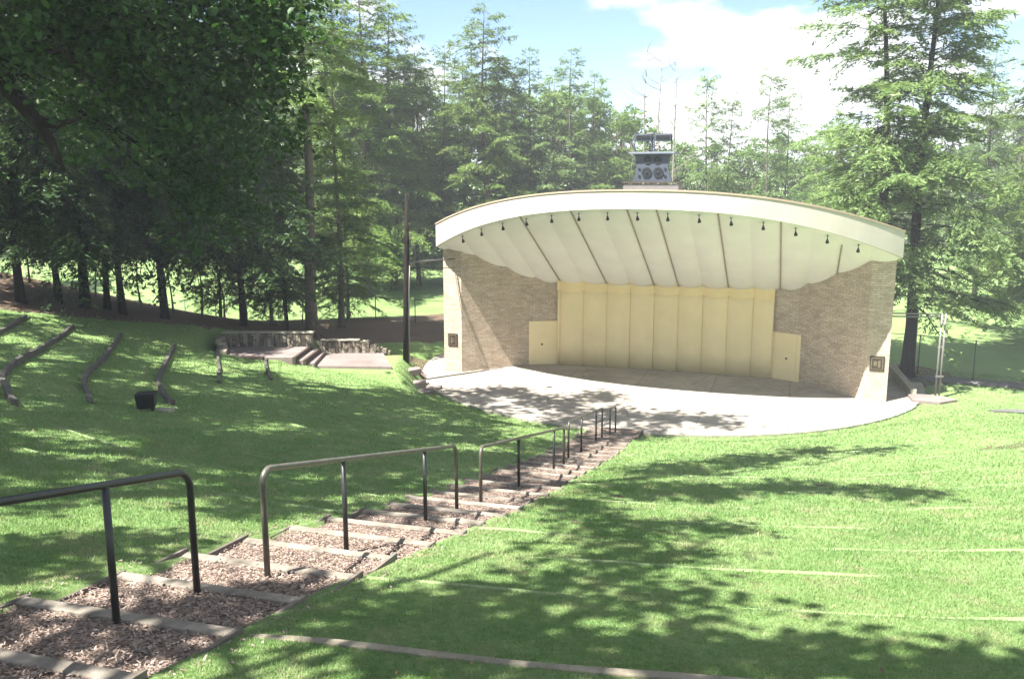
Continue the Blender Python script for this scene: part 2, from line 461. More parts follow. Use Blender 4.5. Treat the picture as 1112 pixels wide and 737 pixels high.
ribbon('path', bez((17.6, 31.2), (20, 31.3), (26, 27.5), 24), [.5 + .9 * min(1, i / 6) for i in range(24)], M['path'], .035)
ribbon('path', bez((-3.3, 37.2), (-3.0, 39.5), (-1.8, 43.5), 16), 1.6, M['pad'], .035)

# ---------------------------------------------------------------- stairway
st = thing('stairway', 'long wood-chip stairway with timber edged steps running down the lawn to the stage', 'stairway', (S0[0], S0[1], 0))
STEP = .97; NST = 37
def zl(t): return float(ZB(t + 6.6))
def stair_z(i): return max(.0, zl(i * STEP + .3)) + .03
def sp(t, q, z): return (S0[0] + SD[0] * t + SR[0] * q, S0[1] + SD[1] * t + SR[1] * q, z)
SANG = math.atan2(SR[1], SR[0])
def loc(p): return (p[0] - S0[0], p[1] - S0[1], p[2])
chips_regions = []; TSL = .11
for i in range(NST):
    t0 = i * STEP + .3; z = stair_z(i) if i else .09
    jl = random.uniform(-.07, .07); jr = random.uniform(-.08, .08)
    ql, qr = -.93 + jl, .93 + jr
    w = .12 if i > 14 else .10
    b = MB(); rz = SANG + random.uniform(-.012, .012)
    b.box(loc(sp(t0 + w / 2, (ql + qr) / 2, z - .1 + random.uniform(-.005, .008))), (qr - ql, w, .22), rz)
    b.build('nose_timber', M['nose'], st, bevel=.012)
    # mulch tread, slightly hollow
    b = MB(); nx, ny = 8, 5; vs = []; fs = []
    for a in range(nx + 1):
        for c in range(ny + 1):
            q = ql + .03 + (qr - ql - .06) * a / nx; tt = t0 + w - .02 + (STEP - w + .03) * c / ny
            vs.append(loc(sp(tt, q, z - .015 + .014 * math.sin(a * 2.1 + i) * math.cos(c * 1.7 + i * 2) + TSL * c / ny)))
    for a in range(nx):
        for c in range(ny):
            k = a * (ny + 1) + c; fs.append((k, k + ny + 1, k + ny + 2, k + 1))
    b.add(vs, fs); b.build('mulch_tread', M['mulch'], st, True)
    chips_regions.append((t0 + w, t0 + STEP, ql, qr, z))
    for q, j in ((ql, 0), (qr, 1)):
        if i < 2 and j == 0: continue
        b = MB()
        b.box(loc(sp(t0 + STEP * .5 - .02, q, z - .1 + TSL * .5 + random.uniform(-.02, .012))), (.04, STEP * .98 + .03, .24), SANG + random.uniform(-.02, .02), math.atan2(TSL, STEP) * -1)
        b.build('side_board', M['timber_dark'] if random.random() < .6 else M['timber'], st, bevel=.006)

# loose chips on the treads and spilling into the grass
def chips():
    n = 60000
    reg = [r for r in chips_regions if r[0] > 8]
    wts = np.array([1 / max(3., 31.5 - r[0]) ** 1.2 if r[0] < 28 else .1 for r in reg]); wts /= wts.sum()
    idx = RNG.choice(len(reg), n, p=wts); A = np.array(reg)[idx]
    t = A[:, 0] + (A[:, 1] - A[:, 0]) * RNG.random(n) - (RNG.random(n) < .07) * RNG.random(n) * .2; q = A[:, 2] + (A[:, 3] - A[:, 2]) * RNG.random(n)
    z = A[:, 4] + TSL * (t - A[:, 0]) / (A[:, 1] - A[:, 0]) + RNG.random(n) * .02
    spill = RNG.random(n) < .04
    q = np.where(spill, np.sign(q) * (.98 + RNG.exponential(.12, n)), q)
    x = S0[0] + SD[0] * t + SR[0] * q; y = S0[1] + SD[1] * t + SR[1] * q
    z = np.where(spill, height(x, y) + .025, z)
    ang = RNG.random(n) * 6.283; L = RNG.uniform(.004, .018, n); W = RNG.uniform(.002, .006, n)
    dx, dy = np.cos(ang), np.sin(ang); tz = RNG.normal(0, .35, n)
    c = np.stack([x, y, z], 1); u = np.stack([dx * L, dy * L, tz * L], 1); v = np.stack([-dy * W, dx * W, RNG.normal(0, .5, n) * W], 1)
    V = np.stack([c - u - v, c + u - v, c + u + v, c - u + v], 1).reshape(-1, 3)
    F = np.arange(4 * n).reshape(-1, 4)
    o = np_mesh('wood_chips', V, F, M['chip'])
    tag(o, 'loose brown wood chips covering the stairway treads', 'wood chips', kind='stuff')
chips()

# ---------------------------------------------------------------- handrails
def stair_top(t):
    i = max(0, int((t - .3) // STEP)); return stair_z(i) + TSL * min(1, max(0, (t - .3 - i * STEP) / STEP))
def handrail(t_up, t_dn, posts, label, q=0.0, H=.9, r=.029, mat='railtop'):
    """t_up: upper end, t_dn: lower end (t measured uphill)"""
    zu = max(0, zl(t_up)) + .07; zd = max(0, zl(t_dn)) + .07; SLP = (zu - zd) / (t_up - t_dn)
    o = sp((t_up + t_dn) / 2, q, stair_top((t_up + t_dn) / 2))
    h = thing('handrail', label, 'handrail', o, 0, 'dark pipe handrails down the middle of the stairway')
    def L(t, z): p = sp(t, q, z); return (p[0] - o[0], p[1] - o[1], p[2] - o[2])
    pts = []
    rad = .14
    pts.append(L(t_dn, stair_top(t_dn) - .05)); pts.append(L(t_dn, zd + H - rad))
    for a in np.linspace(0, math.pi / 2, 6)[1:]:
        pts.append(L(t_dn + rad * (1 - math.cos(a)), zd + H - rad + rad * math.sin(a) + SLP * rad * (1 - math.cos(a))))
    for a in np.linspace(math.pi / 2, 0, 6):
        pts.append(L(t_up - rad * (1 - math.cos(a)), zu + H - rad + rad * math.sin(a) - SLP * rad * (1 - math.cos(a))))
    pts.append(L(t_up, stair_top(t_up) - .05))
    b = MB()
    b.tube(pts, r, 12); b.build('rail_bar', M[mat], h, True)
    for t in posts:
        b = MB(); b.tube([L(t, stair_top(t) - .05), L(t, zd + SLP * (t - t_dn) + H - .01)], r * .95, 12)
        b.build('post', M['rail'], h, True)
def tof(x, y): return (x - S0[0]) * SD[0] + (y - S0[1]) * SD[1]
T = lambda p: tof(*p)
handrail(28.6, 23.75, [24.69, 27.2], 'nearest black handrail, its long bar running out at the photo edge', .0, .98, .029, 'rail')
handrail(22.9, 17.6, [21.3, 18.9], 'second handrail up close, tan-grey sunlit-toned bar with two inner posts over sunlit chips', .14, .94)
handrail(16.45, 9.9, [14.05, 11.0], 'third handrail, halfway down the stairway, thin sunlit-toned bar on four posts', .16, .87)
handrail(8.14, 2.94, [6.38, 4.03], 'fourth handrail, far down the stairway just before the short hoop', -.1, .9)
handrail(2.29, 1.11, [], 'short hoop handrail at the foot of the stairway beside the stage', .05, .85)

# ---------------------------------------------------------------- terrace walls (left end of the rows)
RFIT = {7: ([-82, -79, -73, -50], [26.4, 26.3, 26.0, 25.8]), 6: ([-81, -80, -67, -51, -46, -43, -37, -33], [24.4, 24.4, 23.9, 23.6, 23.9, 24.0, 23.9, 23.9]),
        5: ([-82, -80, -67, -52, -48, -42, -38, -32], [22.5, 22.4, 21.8, 21.7, 22.0, 22.1, 21.9, 21.9]), 4: ([-82, -80, -66, -55, -49, -34], [20.2, 20.1, 19.7, 19.65, 19.85, 19.9]),
        3: ([-89, -86, -70, -51, -34], [18.8, 18.5, 17.8, 17.65, 17.6]), 2: ([-86, -85, -69, -53, -44], [16.35, 16.3, 15.8, 15.7, 15.5]), 1: ([-86, -66, -54, -42], [13.9, 13.3, 13.1, 13.2])}
def RK(k, th):
    R = RINGS[k]
    if k in RFIT and th < -27:
        f = float(np.interp(th, RFIT[k][0], RFIT[k][1])); w = min(1, (-27 - th) / 10); return R * (1 - w) + f * w
    return R
def ring_wall(k_,  ta, tb, label, top=.13, thick=.11, cut=.0, mat='terrace_edge', name='terrace_wall'):
    n = max(8, int((tb - ta) * 1.2)); mb = MB(); vs = []; fs = []
    for i in range(n + 1):
        th = ta + (tb - ta) * i / n
        R = RK(k_, th)
        xo, yo = xy_of(np.array(R + .02), np.array(th)); xi, yi = xy_of(np.array(R - thick), np.array(th))
        zu = float(height(*xy_of(np.array([R + .12]), np.array([th])))[0]); zl = float(height(*xy_of(np.array([R - thick - .15]), np.array([th])))[0])
        drop = 0
        if cut and i > n * .86: drop = .1
        zt = zu + top - drop + .006 * math.sin(i * 1.9) + .005 * math.cos(i * 4.3)
        vs += [(float(xo), float(yo), zl - .3), (float(xo), float(yo), zt), (float(xi), float(yi), zt - .02), (float(xi), float(yi), zl - .3)]
    for i in range(n):
        for k in range(4):
            a = i * 4 + k; c = i * 4 + (k + 1) % 4; fs.append((a, c, c + 4, a + 4))
    fs.append((0, 1, 2, 3)); fs.append((n * 4 + 3, n * 4 + 2, n * 4 + 1, n * 4))
    mb.add(vs, fs); o = mb.v[0]
    ob = mb.build(name, M[mat], None, False, .015, origin=o)
    return tag(ob, label, 'terrace wall', 'low curved walls at the left end of the grass rows')
ring_wall(7, -80.5, -50, 'highest curved low wall, cut off by the left photo edge')
ring_wall(6, -80.3, -45.5, 'longest curved dark low wall on the lawn, reaching down to the left photo edge')
ring_wall(5, -80.3, -48, 'curved low wall with a lower block at its near end, left of the black box', cut=1)
ring_wall(4, -80.3, -49, 'curved low wall ending right beside the black box')
ring_wall(3, -86, -62, 'thin curved low wall meeting the near corner of the upper landing', thick=.1, top=.1)
ring_wall(2, -85.5, -68, 'shortest curved low wall, below the middle of the upper landing', thick=.1, top=.1)

def curb(k_, ta, tb, label, w=.07, top=.03, mat='dry'):
    n = max(6, int((tb - ta) * 1.5)); mb = MB(); vs = []; fs = []
    for i in range(n + 1):
        th = ta + (tb - ta) * i / n; R = RK(k_, th)
        xo, yo = xy_of(np.array(R + w / 2 + .03), np.array(th)); xi, yi = xy_of(np.array(R - w / 2), np.array(th))
        z = float(height(*xy_of(np.array([R + .1]), np.array([th])))[0])
        zt = z + top + .010 * math.sin(i * .9 + R) + .014 * math.sin(i * .31 + R * 2)
        vs += [(float(xo), float(yo), z - .3), (float(xo), float(yo), zt), (float(xi), float(yi), zt), (float(xi), float(yi), z - .35)]
    for i in range(n):
        for k in range(4):
            a = i * 4 + k; c = i * 4 + (k + 1) % 4; fs.append((a, c, c + 4, a + 4))
    fs.append((0, 1, 2, 3)); fs.append((n * 4 + 3, n * 4 + 2, n * 4 + 1, n * 4))
    mb.add(vs, fs)
    return tag(mb.build('terrace_curb', M[mat], None, False, .012, origin=mb.v[0]), label, 'curb', 'pale curbs edging the grass rows')
def stair_th(R, q):
    # ring angle where the stair edge (lateral q) crosses ring R
    best = min(np.arange(-26, -4, .05), key=lambda a: abs(((float(xy_of(np.array(R), np.array(a))[0]) - S0[0]) * SR[0] + (float(xy_of(np.array(R), np.array(a))[1]) - S0[1]) * SR[1]) - q))
    return float(best)
rl = ['', 'first', 'second', 'third', 'fourth', 'fifth', 'sixth', 'seventh', 'eighth', 'ninth']
for k, R in enumerate(RINGS[1:11]):
    if k < 9:
        curb(k + 1, stair_th(R, 1.0), 40 if k > 2 else 30, '%s pale grass row curb up from the stage, on the right of the stairway' % (rl[k + 1]), .035, -.015)
    else:
        curb(k + 1, stair_th(R, 1.0), 40, 'nearest tan curb along the bottom of the photo, right of the stairway', .05, -.004, 'tan_edge')
ends = {1: -86, 2: -68, 3: -62, 4: -49, 5: -48, 6: -45.5, 7: -47}
for k in range(1, 8):
    R = RINGS[k]
    curb(k, ends[k] + .2, stair_th(R, -1.02), '%s pale grass row curb up from the stage, on the left of the stairway' % rl[k], .03, -.014)

# ---------------------------------------------------------------- landings beside the bowl
la = thing('stepped_landing', 'pinkish concrete landing in two levels below the low stone wall', 'landing', (-8.4, 35.5, 0))
def lb(name, poly, z0, z1, mat, parent, o):
    b = MB(); b.prism([(p[0] - o[0], p[1] - o[1]) for p in poly], z0, z1); return b.build(name, mat, parent, bevel=.015)
O_ = (-8.4, 35.5)
lb('upper_slab', [(-12.2, 36.5), (-11.5, 34.35), (-8.75, 34.2), (-8.65, 36.5)], 1.1, 1.64, M['pad'], la, O_)
lb('lower_slab', [(-8.05, 37.4), (-7.95, 34.75), (-4.85, 34.55), (-5.6, 37.4)], .4, 1.19, M['pad'], la, O_)
lb('step', [(-8.64, 36.9), (-8.74, 34.3), (-8.35, 34.3), (-8.3, 36.9)], .7, 1.50, M['pad'], la, O_)
lb('step', [(-8.29, 37.1), (-8.34, 34.5), (-7.96, 34.5), (-8.06, 37.1)], .7, 1.34, M['pad'], la, O_)
lb('riser_board', [(-8.64, 36.6), (-8.72, 34.1), (-8.6, 34.1), (-8.53, 36.6)], 1.2, 1.67, M['wood'], la, O_)
lb('riser_board', [(-8.29, 36.8), (-8.36, 34.3), (-8.24, 34.3), (-8.18, 36.8)], 1.1, 1.53, M['wood'], la, O_)
lb('edge_board', [(-11.45, 34.34), (-9.9, 34.25), (-9.9, 34.12), (-11.45, 34.21)], 1.3, 1.68, M['wood'], la, O_)
w1 = thing('stone_wall', 'low stacked stone wall behind the concrete landing, topped by a pale cap', 'stone wall', (-9, 37, 0))
O2 = (-9, 37)
def stacked(name, x0, x1, y, z0, z1, depth=.34, step_right=False):
    mb = MB(); x = x0
    while x < x1 - .05:
        w = random.uniform(.1, .2); hh = z1 - z0
        zt = z1 + random.uniform(-.05, .02)
        if step_right and x > x1 - 1.0: zt -= .12 + .18 * ((x - (x1 - 1.0)) // .35)
        zc = z0
        while zc < zt - .04:
            h = min(random.uniform(.12, .32), zt - zc)
            mb.box((x + w / 2 - O2[0], y - O2[1] + random.uniform(-.04, .03), zc + h / 2), (w - .012, depth, h - .012), random.uniform(-.06, .06)); zc += h
        x += w
    return mb.build(name, M['stonewall'], w1, bevel=.012)
stacked('stone_course', -12.3, -8.5, 36.75, 1.5, 2.2)
stacked('stone_course', -8.5, -5.3, 37.6, 1.0, 1.72, step_right=True)
mb = MB(); mb.box((-10.4 + 9, -.25, 2.22), (3.9, .4, .05)); mb.build('wall_cap', M['curb'], w1, bevel=.01)
mb = MB(); mb.box((-7.5 + 9, .6, 1.74), (1.7, .4, .04)); mb.build('wall_cap', M['curb'], w1, bevel=.01)
mb = MB()
for k in range(5):
    for r_ in range(3):
        mb.box((-12.35 + 9 + random.uniform(-.05, .05) + .16 * k, -.5 - .42 * k, 1.62 + .2 * r_ - .07 * k), (.34, .40, .19), random.uniform(-.1, .1) + .2)
mb.build('end_return', M['stonewall'], w1, bevel=.03)
# slabs leading down to the apron
for i, (x, y, z, a) in enumerate([(-4.3, 36.0, .85, .5), (-4.0, 35.1, .62, .3), (-3.6, 34.4, .4, .6), (-3.4, 35.6, .42, .1)]):
    mb = MB(); mb.prism([(-.45, -.2), (.4, -.25), (.5, .1), (.1, .28), (-.42, .2)], -.2, .06)
    o = mb.build('stepping_slab', M['pad'], None, bevel=.02); o.location = (x, y, hz(x, y) + .03); o.rotation_euler = (.03, -.08, a)
    tag(o, ['weathered slab against the end of the lower landing', 'rough slab just below the end of the lower landing', 'flat slab closest to the stage floor edge on the left', 'slab between the wooden pole and the stage floor edge'][i], 'slab', 'stone slabs between landing and stage')

# ---------------------------------------------------------------- bandshell
EC = 9.335; EH = 9.5
def tt(e): return np.clip(abs((e - EC) / EH), 0, 1)
def nf(e): return .4 + 3.75 * (1 - tt(e) ** 2.4)
def hb(e): return 5.70 + 1.83 * (1 - tt(e) ** 2.4)
def ht(e): return 6.70 + 1.52 * (1 - tt(e) ** 2.4)
NB = -3.15; E0 = 4.62; PER = 1.09
def ceil_z(e, n, wave=True):
    n2 = max(n, NB); a = nf(e); f = np.clip((a - n2) / (a - NB), 0, 1)
    z = (hb(e) + .12) * (1 - f) + 3.93 * f
    if wave: z -= (.05 + .11 * f) * abs(math.sin(math.pi * (e - E0) / PER)) ** .8
    return float(z)
def roof_z(e, n):
    a = nf(e); f = np.clip((a - n) / (a + 4.3), 0, 1)
    return float(ht(e) * (1 - f) + (4.95) * f)
base = S(EC, 0)
bs = thing('bandshell', 'large cream bandshell with buff stone wings, yellow back wall and a broad curved white roof', 'bandshell', (base[0], base[1], 0))
def sl(e, n, z):
    p = S(e, n, z); return (p[0] - base[0], p[1] - base[1], p[2])

def wing(sign):
    X = (lambda e: e) if sign > 0 else (lambda e: 18.67 - e)
    front = [(0, 0), (.85, 0), (3.42, -2.62), (4.62, -3.2)]
    loop = front + [(4.62, -4.3), (0, -4.3)]
    pts = []
    for i in range(len(loop)):
        a = loop[i]; c = loop[(i + 1) % len(loop)]
        L = math.hypot(c[0] - a[0], c[1] - a[1]); k = max(1, int(L / .25))
        for j in range(k): pts.append((a[0] + (c[0] - a[0]) * j / k, a[1] + (c[1] - a[1]) * j / k))
    top = []
    for (e, n) in pts:
        zc = ceil_z(X(e), n, False) + .3
        top.append(min(zc, roof_z(X(e), n) - .08))
    me = MB(); n_ = len(pts); vs = []; u = [0]
    for i in range(n_): u.append(u[-1] + math.hypot(pts[(i + 1) % n_][0] - pts[i][0], pts[(i + 1) % n_][1] - pts[i][1]))
    vs = [sl(X(e), n, -.1) for e, n in pts] + [sl(X(e), n, z) for (e, n), z in zip(pts, top)]
    fs = [(i, (i + 1) % n_, (i + 1) % n_ + n_, i + n_) for i in range(n_)] + [tuple(range(n_, 2 * n_))]
    m = bpy.data.meshes.new('wing_wall'); m.from_pydata(vs, [], fs); m.materials.append(M['brick'])
    uvl = m.uv_layers.new(name='UVMap')
    for p in m.polygons:
        if p.index < n_:
            i = p.index
            for li, (uu, vv) in zip(p.loop_indices, [(u[i], -.1), (u[i + 1], -.1), (u[i + 1], top[(i + 1) % n_]), (u[i], top[i])]):
                uvl.data[li].uv = (uu + (13 if sign < 0 else 0), vv)
    bm = bmesh.new(); bm.from_mesh(m); bmesh.ops.recalc_face_normals(bm, faces=bm.faces); bm.to_mesh(m); bm.free()
    o = bpy.data.objects.new('wing_wall', m); link(o, bs)
    # base plinth stones at the outer corner
    # door panel, proud of the wall
    a = np.array([3.42, -2.62]); c = np.array([4.62, -3.2]); d = (c - a) / np.linalg.norm(c - a); nr = np.array([-d[1], d[0]]) * (1)
    if nr[1] < 0: nr = -nr
    def P(s, off): q = a + d * s + nr * off; return q
    L = float(np.linalg.norm(c - a))
    b = MB(); vs = []; q = [P(-.22, .0), P(L, .0), P(L, .07), P(-.22, .07)]
    for z in (.03, 2.1):
        for w in q: vs.append(sl(X(w[0]), w[1], z))
    b.add(vs, [(0, 1, 2, 3), (4, 5, 6, 7), (0, 1, 5, 4), (1, 2, 6, 5), (2, 3, 7, 6), (3, 0, 4, 7)])
    dr = b.build('door', M['yellow'], bs, bevel=.01)
    b = MB(); w = P(.42, .1); b.tube([sl(X(P(.42, .06)[0]), P(.42, .06)[1], 1.0), sl(X(w[0]), w[1], 1.0)], [.035, .045], 10); b.build('knob', M['bronze'], dr, True)
    b = MB()
    for s in (-.03, .98):
        for z in (.1,):
            q = [P(s, .07), P(s + .02, .07), P(s + .02, .085), P(s, .085)]; vs = []
            for zz in (.06, 2.07):
                for w in q: vs.append(sl(X(w[0]), w[1], zz))
            b.add(vs, [(0, 1, 2, 3), (4, 5, 6, 7), (0, 1, 5, 4), (1, 2, 6, 5), (2, 3, 7, 6), (3, 0, 4, 7)])
    b.build('door_trim', M['yellow2'], dr)
    # plaque on the front face
    e0, e1 = (.2, .66) if sign > 0 else (.16, .70); z0, z1 = (1.2, 1.78) if sign > 0 else (1.25, 1.83)
    b = MB(); vs = []
    for z in (z0, z1):
        for (e, n) in ((e0, -.01), (e1, -.01), (e1, .04), (e0, .04)): vs.append(sl(X(e), n, z))
    b.add(vs, [(0, 1, 2, 3), (4, 5, 6, 7), (0, 1, 5, 4), (1, 2, 6, 5), (2, 3, 7, 6), (3, 0, 4, 7)])
    pl = b.build('plaque', M['bronze'], bs, bevel=.008)
    b = MB()
    def strip(ea, eb, za, zb):
        vs = []
        for z in (za, zb):
            for (e, n) in ((ea, .035), (eb, .035), (eb, .052), (ea, .052)): vs.append(sl(X(e), n, z))
        b.add(vs, [(0, 1, 2, 3), (4, 5, 6, 7), (0, 1, 5, 4), (1, 2, 6, 5), (2, 3, 7, 6), (3, 0, 4, 7)])
    m_ = .05
    strip(e0 + m_, e1 - m_, z1 - .09, z1 - .06); strip(e0 + m_, e0 + m_ + .03, z0 + .06, z1 - .1); strip(e1 - m_ - .03, e1 - m_, z0 + .06, z1 - .1); strip(e0 + m_, e1 - m_, z0 + .05, z0 + .07)
    strip(e0 + .15, e0 + .23, z0 + .14, z1 - .17); strip(e0 + .27, e1 - .15, z0 + .2, z1 - .2)
    b.build('plaque_relief', M['bronze2'], pl)
wing(1); wing(-1)

# yellow back wall with vertical flutes
def fl(e): return .16 * abs(math.sin(math.pi * (e - E0) / PER)) ** .8
es = list(np.linspace(E0 - .15, 14.2, 190))
b = MB(); vs = []; fs = []
for i, e in enumerate(es):
    bow = -.22 * (1 - ((e - 9.4) / 4.8) ** 2) - .02
    for z in (0.0, 1.0, 2.0, 3.0, 4.3): vs.append(sl(e, NB + bow + fl(e), z))
for i in range(len(es) - 1):
    for k in range(4): a = i * 5 + k; fs.append((a, a + 5, a + 6, a + 1))
b.add(vs, fs); o = b.build('back_wall', M['yellow'], bs, True)
so = o.modifiers.new('thick', 'SOLIDIFY'); so.thickness = .12; so.offset = -1
b = MB(); vs = []; fs = []
ev = list(np.linspace(E0 - .12, 14.22, 190))
for e in ev:
    bow = -.22 * (1 - ((e - 9.4) / 4.8) ** 2)
    f = fl(e)
    zb = 3.47 + (.16 - f) * .7; ztop = ceil_z(e, NB, True) + .25
    for (n, z) in ((.16 + f, zb), (.16 + f, (zb + ztop) / 2), (.16 + f, ztop), (.0, ztop), (.0, zb)): vs.append(sl(e, NB + bow + n, z))
for i in range(len(ev) - 1):
    for k in range(5): a = i * 5 + k; c = i * 5 + (k + 1) % 5; fs.append((a, c, c + 5, a + 5))
m_ = (len(ev) - 1) * 5
fs += [(0, 1, 2, 3, 4), (m_ + 4, m_ + 3, m_ + 2, m_ + 1, m_)]
b.add(vs, fs); b.build('valance', M['yellow2'], bs)

# ceiling
def nback(e):
    e2 = min(e, 18.67 - e)
    if e2 < 0: return .1
    if e2 < .85: return -.15
    if e2 < 4.62: return max(NB - .05, -.15 - (e2 - .85) * 1.02 - .35)
    return NB - .1
ec = np.linspace(-.15, 18.82, 420); b = MB(); vs = []; fs = []; K = 14
for e in ec:
    a = nf(e) - .05; c = min(nback(e), a - .03)
    for j in range(K + 1):
        n = a + (c - a) * j / K; vs.append(sl(e, n, ceil_z(e, n)))
for i in range(len(ec) - 1):
    for j in range(K): a = i * (K + 1) + j; fs.append((a, a + K + 1, a + K + 2, a + 1))
b.add(vs, fs); o = b.build('ceiling', M['ceil'], bs, True)
so = o.modifiers.new('thick', 'SOLIDIFY'); so.thickness = .06; so.offset = 1 
# battens along the ceiling seams
for e in [E0, E0 + 2 * PER, E0 + 4 * PER, E0 + 5 * PER, E0 + 7 * PER, E0 + 9 * PER, E0 + 11 * PER]:
    b = MB(); vs = []; fs = []; a = nf(e) - .25; c = NB - .05 if 4.5 < e < 14.6 else nback(e); k = 20
    if e > 15: a -= .65
    for j in range(k + 1):
        n = a + (c - a) * j / k; z = ceil_z(e, n)
        for (de, dz) in ((-.028, .03), (.028, .03), (.028, -.055), (-.028, -.055)): vs.append(sl(e + de, n, z + dz))
    for j in range(k):
        for q in range(4): i0 = j * 4 + q; i1 = j * 4 + (q + 1) % 4; fs.append((i0, i1, i1 + 4, i0 + 4))
    fs += [(0, 1, 2, 3), (k * 4 + 3, k * 4 + 2, k * 4 + 1, k * 4)]
    b.add(vs, fs); b.build('ceiling_batten', M['batten'], bs)
# fascia band with returns
path = [(-.165, -4.3 + 4.3 * t) for t in np.linspace(0, .98, 8)] + [(e, nf(e)) for e in np.linspace(-.165, 18.835, 90)] + [(18.835, -4.3 * t) for t in np.linspace(.02, 1, 8)]
def fas(name, mat, zlo, zhi, off, thick):
    b = MB(); vs = []; fs = []; n_ = len(path)
    for i, (e, n) in enumerate(path):
        a = np.array(path[max(0, i - 1)]); c = np.array(path[min(n_ - 1, i + 1)]); t = (c - a) / (np.linalg.norm(c - a) + 1e-9); nr = np.array([-t[1], t[0]])
        p = np.array([e, n]) + nr * off; q = np.array([e, n]) - nr * (thick - off)
        lo, hi = zlo(e, n), zhi(e, n)
        vs += [sl(p[0], p[1], lo), sl(p[0], p[1], hi), sl(q[0], q[1], hi), sl(q[0], q[1], lo)]
    for i in range(n_ - 1):
        for k in range(4): a = i * 4 + k; c = i * 4 + (k + 1) % 4; fs.append((a, c, c + 4, a + 4))
    fs += [(0, 1, 2, 3), ((n_ - 1) * 4 + 3, (n_ - 1) * 4 + 2, (n_ - 1) * 4 + 1, (n_ - 1) * 4)]
    b.add(vs, fs); return b.build(name, mat, bs)
def flo(e, n): return float(hb(e)) if n >= .25 else float(min(hb(e), roof_z(e, n) - .7))
fas('fascia', M['white'], flo, lambda e, n: roof_z(e, n) - .03, 0, .12)
fas('roof_flashing', M['tan'], lambda e, n: roof_z(e, n) - .035, lambda e, n: roof_z(e, n) + .025, .03, .2)
# roof sheet
b = MB(); vs = []; fs = []; er = np.linspace(-.14, 18.81, 60)
for e in er:
    for j in range(9): n = (nf(e) - .04) + (-4.35 - nf(e)) * j / 8; vs.append(sl(e, n, roof_z(e, n) + .0))
for i in range(59):
    for j in range(8): a = i * 9 + j; fs.append((a, a + 9, a + 10, a + 1))
b.add(vs, fs); o = b.build('roof', simple('roof_sheet', (.45, .43, .39), .8, .1), bs)
so = o.modifiers.new('thick', 'SOLIDIFY'); so.thickness = .1; so.offset = -1
# rear wall
b = MB()
q = [(0.05, -4.25), (18.62, -4.25), (18.62, -4.45), (.05, -4.45)]
b.add([sl(e, n, -.1) for e, n in q] + [sl(e, n, 4.85) for e, n in q], [(0, 1, 2, 3), (4, 5, 6, 7), (0, 1, 5, 4), (1, 2, 6, 5), (2, 3, 7, 6), (3, 0, 4, 7)])
b.build('rear_wall', M['ceil'], bs)

# lamps under the roof edge
P_ = math.radians(10.1748)
def e_at_px(px):
    best = None
    for e in np.linspace(-.3, 19, 800):
        p = S(float(e), float(nf(e) - .32), float(hb(e)) - .05)
        d = p[1] * math.cos(P_) - (p[2] - 8.5) * math.sin(P_); x = 556 + 950 * math.cos(0) * p[0] / d * 1.0
        if best is None or abs(x - px) < best[0]: best = (abs(x - px), float(e))
    return best[1]
lamp_e = [1.5 + 1.12 * i for i in range(15)]
ordn = ['leftmost', 'second from the left', 'third from the left', 'fourth from the left', 'fifth from the left', 'sixth from the left', 'seventh from the left',
        'middle', 'eighth from the right', 'sixth from the right', 'fifth from the right', 'fourth from the right', 'third from the right', 'second from the right', 'rightmost']
ordn = ['leftmost', 'second from left', 'third from left', 'fourth from left', 'fifth from left', 'sixth from left', 'seventh from left', 'middle (eighth)',
        'seventh from right', 'sixth from right', 'fifth from right', 'fourth from right', 'third from right', 'second from right', 'rightmost']
def make_lamp():
    t = thing('stage_lamp', '', 'lamp')
    b = MB(); b.tube([(0, 0, .1), (0, 0, -.1)], .022, 8); b.box((0, 0, .09), (.1, .1, .03)); b.build('bracket', M['dark'], t)
    b = MB(); b.tube([(0, 0, -.08), (.0, -.03, -.13), (0, -.09, -.24), (0, -.1, -.255)], [.04, .06, .1, .105], 12); b.build('lamp_head', M['dark'], t, True)
    return t
proto = make_lamp()
for i, e in enumerate(lamp_e):
    o = proto if i == 0 else copy_tree(proto)
    n = float(nf(e)) - .35; p = S(e, n, ceil_z(e, n) - .1)
    o.location = p; o.scale = (.66, .66, .72); o.rotation_euler = (0, 0, math.atan2(EE[1], EE[0]) + math.pi + random.uniform(-.3, .3))
    tag(o, 'small dark stage lamp under the roof edge, %s of the row of fifteen' % ordn[i], 'lamp', 'stage lamps under the front edge of the roof')

# loudspeaker stack on the roof
pb = S(9.62, 2.0); zr = roof_z(9.62, 2.0)
az = math.atan2(EE[1], EE[0])
plat = thing('roof_platform', 'low dark box platform on the roof carrying the loudspeaker', 'platform', (pb[0], pb[1], zr), az)
b = MB(); b.box((0, 0, (8.47 - zr) / 2 - .1), (2.1, 1.3, 8.47 - zr + .1)); b.build('platform_box', simple('platform_paint', (.16, .14, .135), .7, .1), plat, bevel=.01)
b = MB(); b.box((0, 0, 8.50 - zr), (2.2, 1.4, .05)); b.build('platform_lid', M['wood'], plat)
sk = thing('loudspeaker', 'blue-grey loudspeaker with round black horns and an open frame on top, on the roof', 'loudspeaker', (pb[0], pb[1], 8.53), az)
prof = []
for z in np.linspace(0, 1.02, 14):
    w = .60 + .10 * abs(z / 1.02 - .55) ** 1.6 * 3.2 * (1.0 if z > .5 else 1.25); prof.append((w, z))
b = MB(); vs = []; fs = []
for w, z in prof: vs += [(-w, -.4, z), (w, -.4, z), (w * .9, .4, z), (-w * .9, .4, z)]
for i in range(len(prof) - 1):
    for k in range(4): a = i * 4 + k; c = i * 4 + (k + 1) % 4; fs.append((a, c, c + 4, a + 4))
fs += [(3, 2, 1, 0), tuple(range(len(vs) - 4, len(vs)))]
b.add(vs, fs); b.build('cabinet', M['spk'], sk)
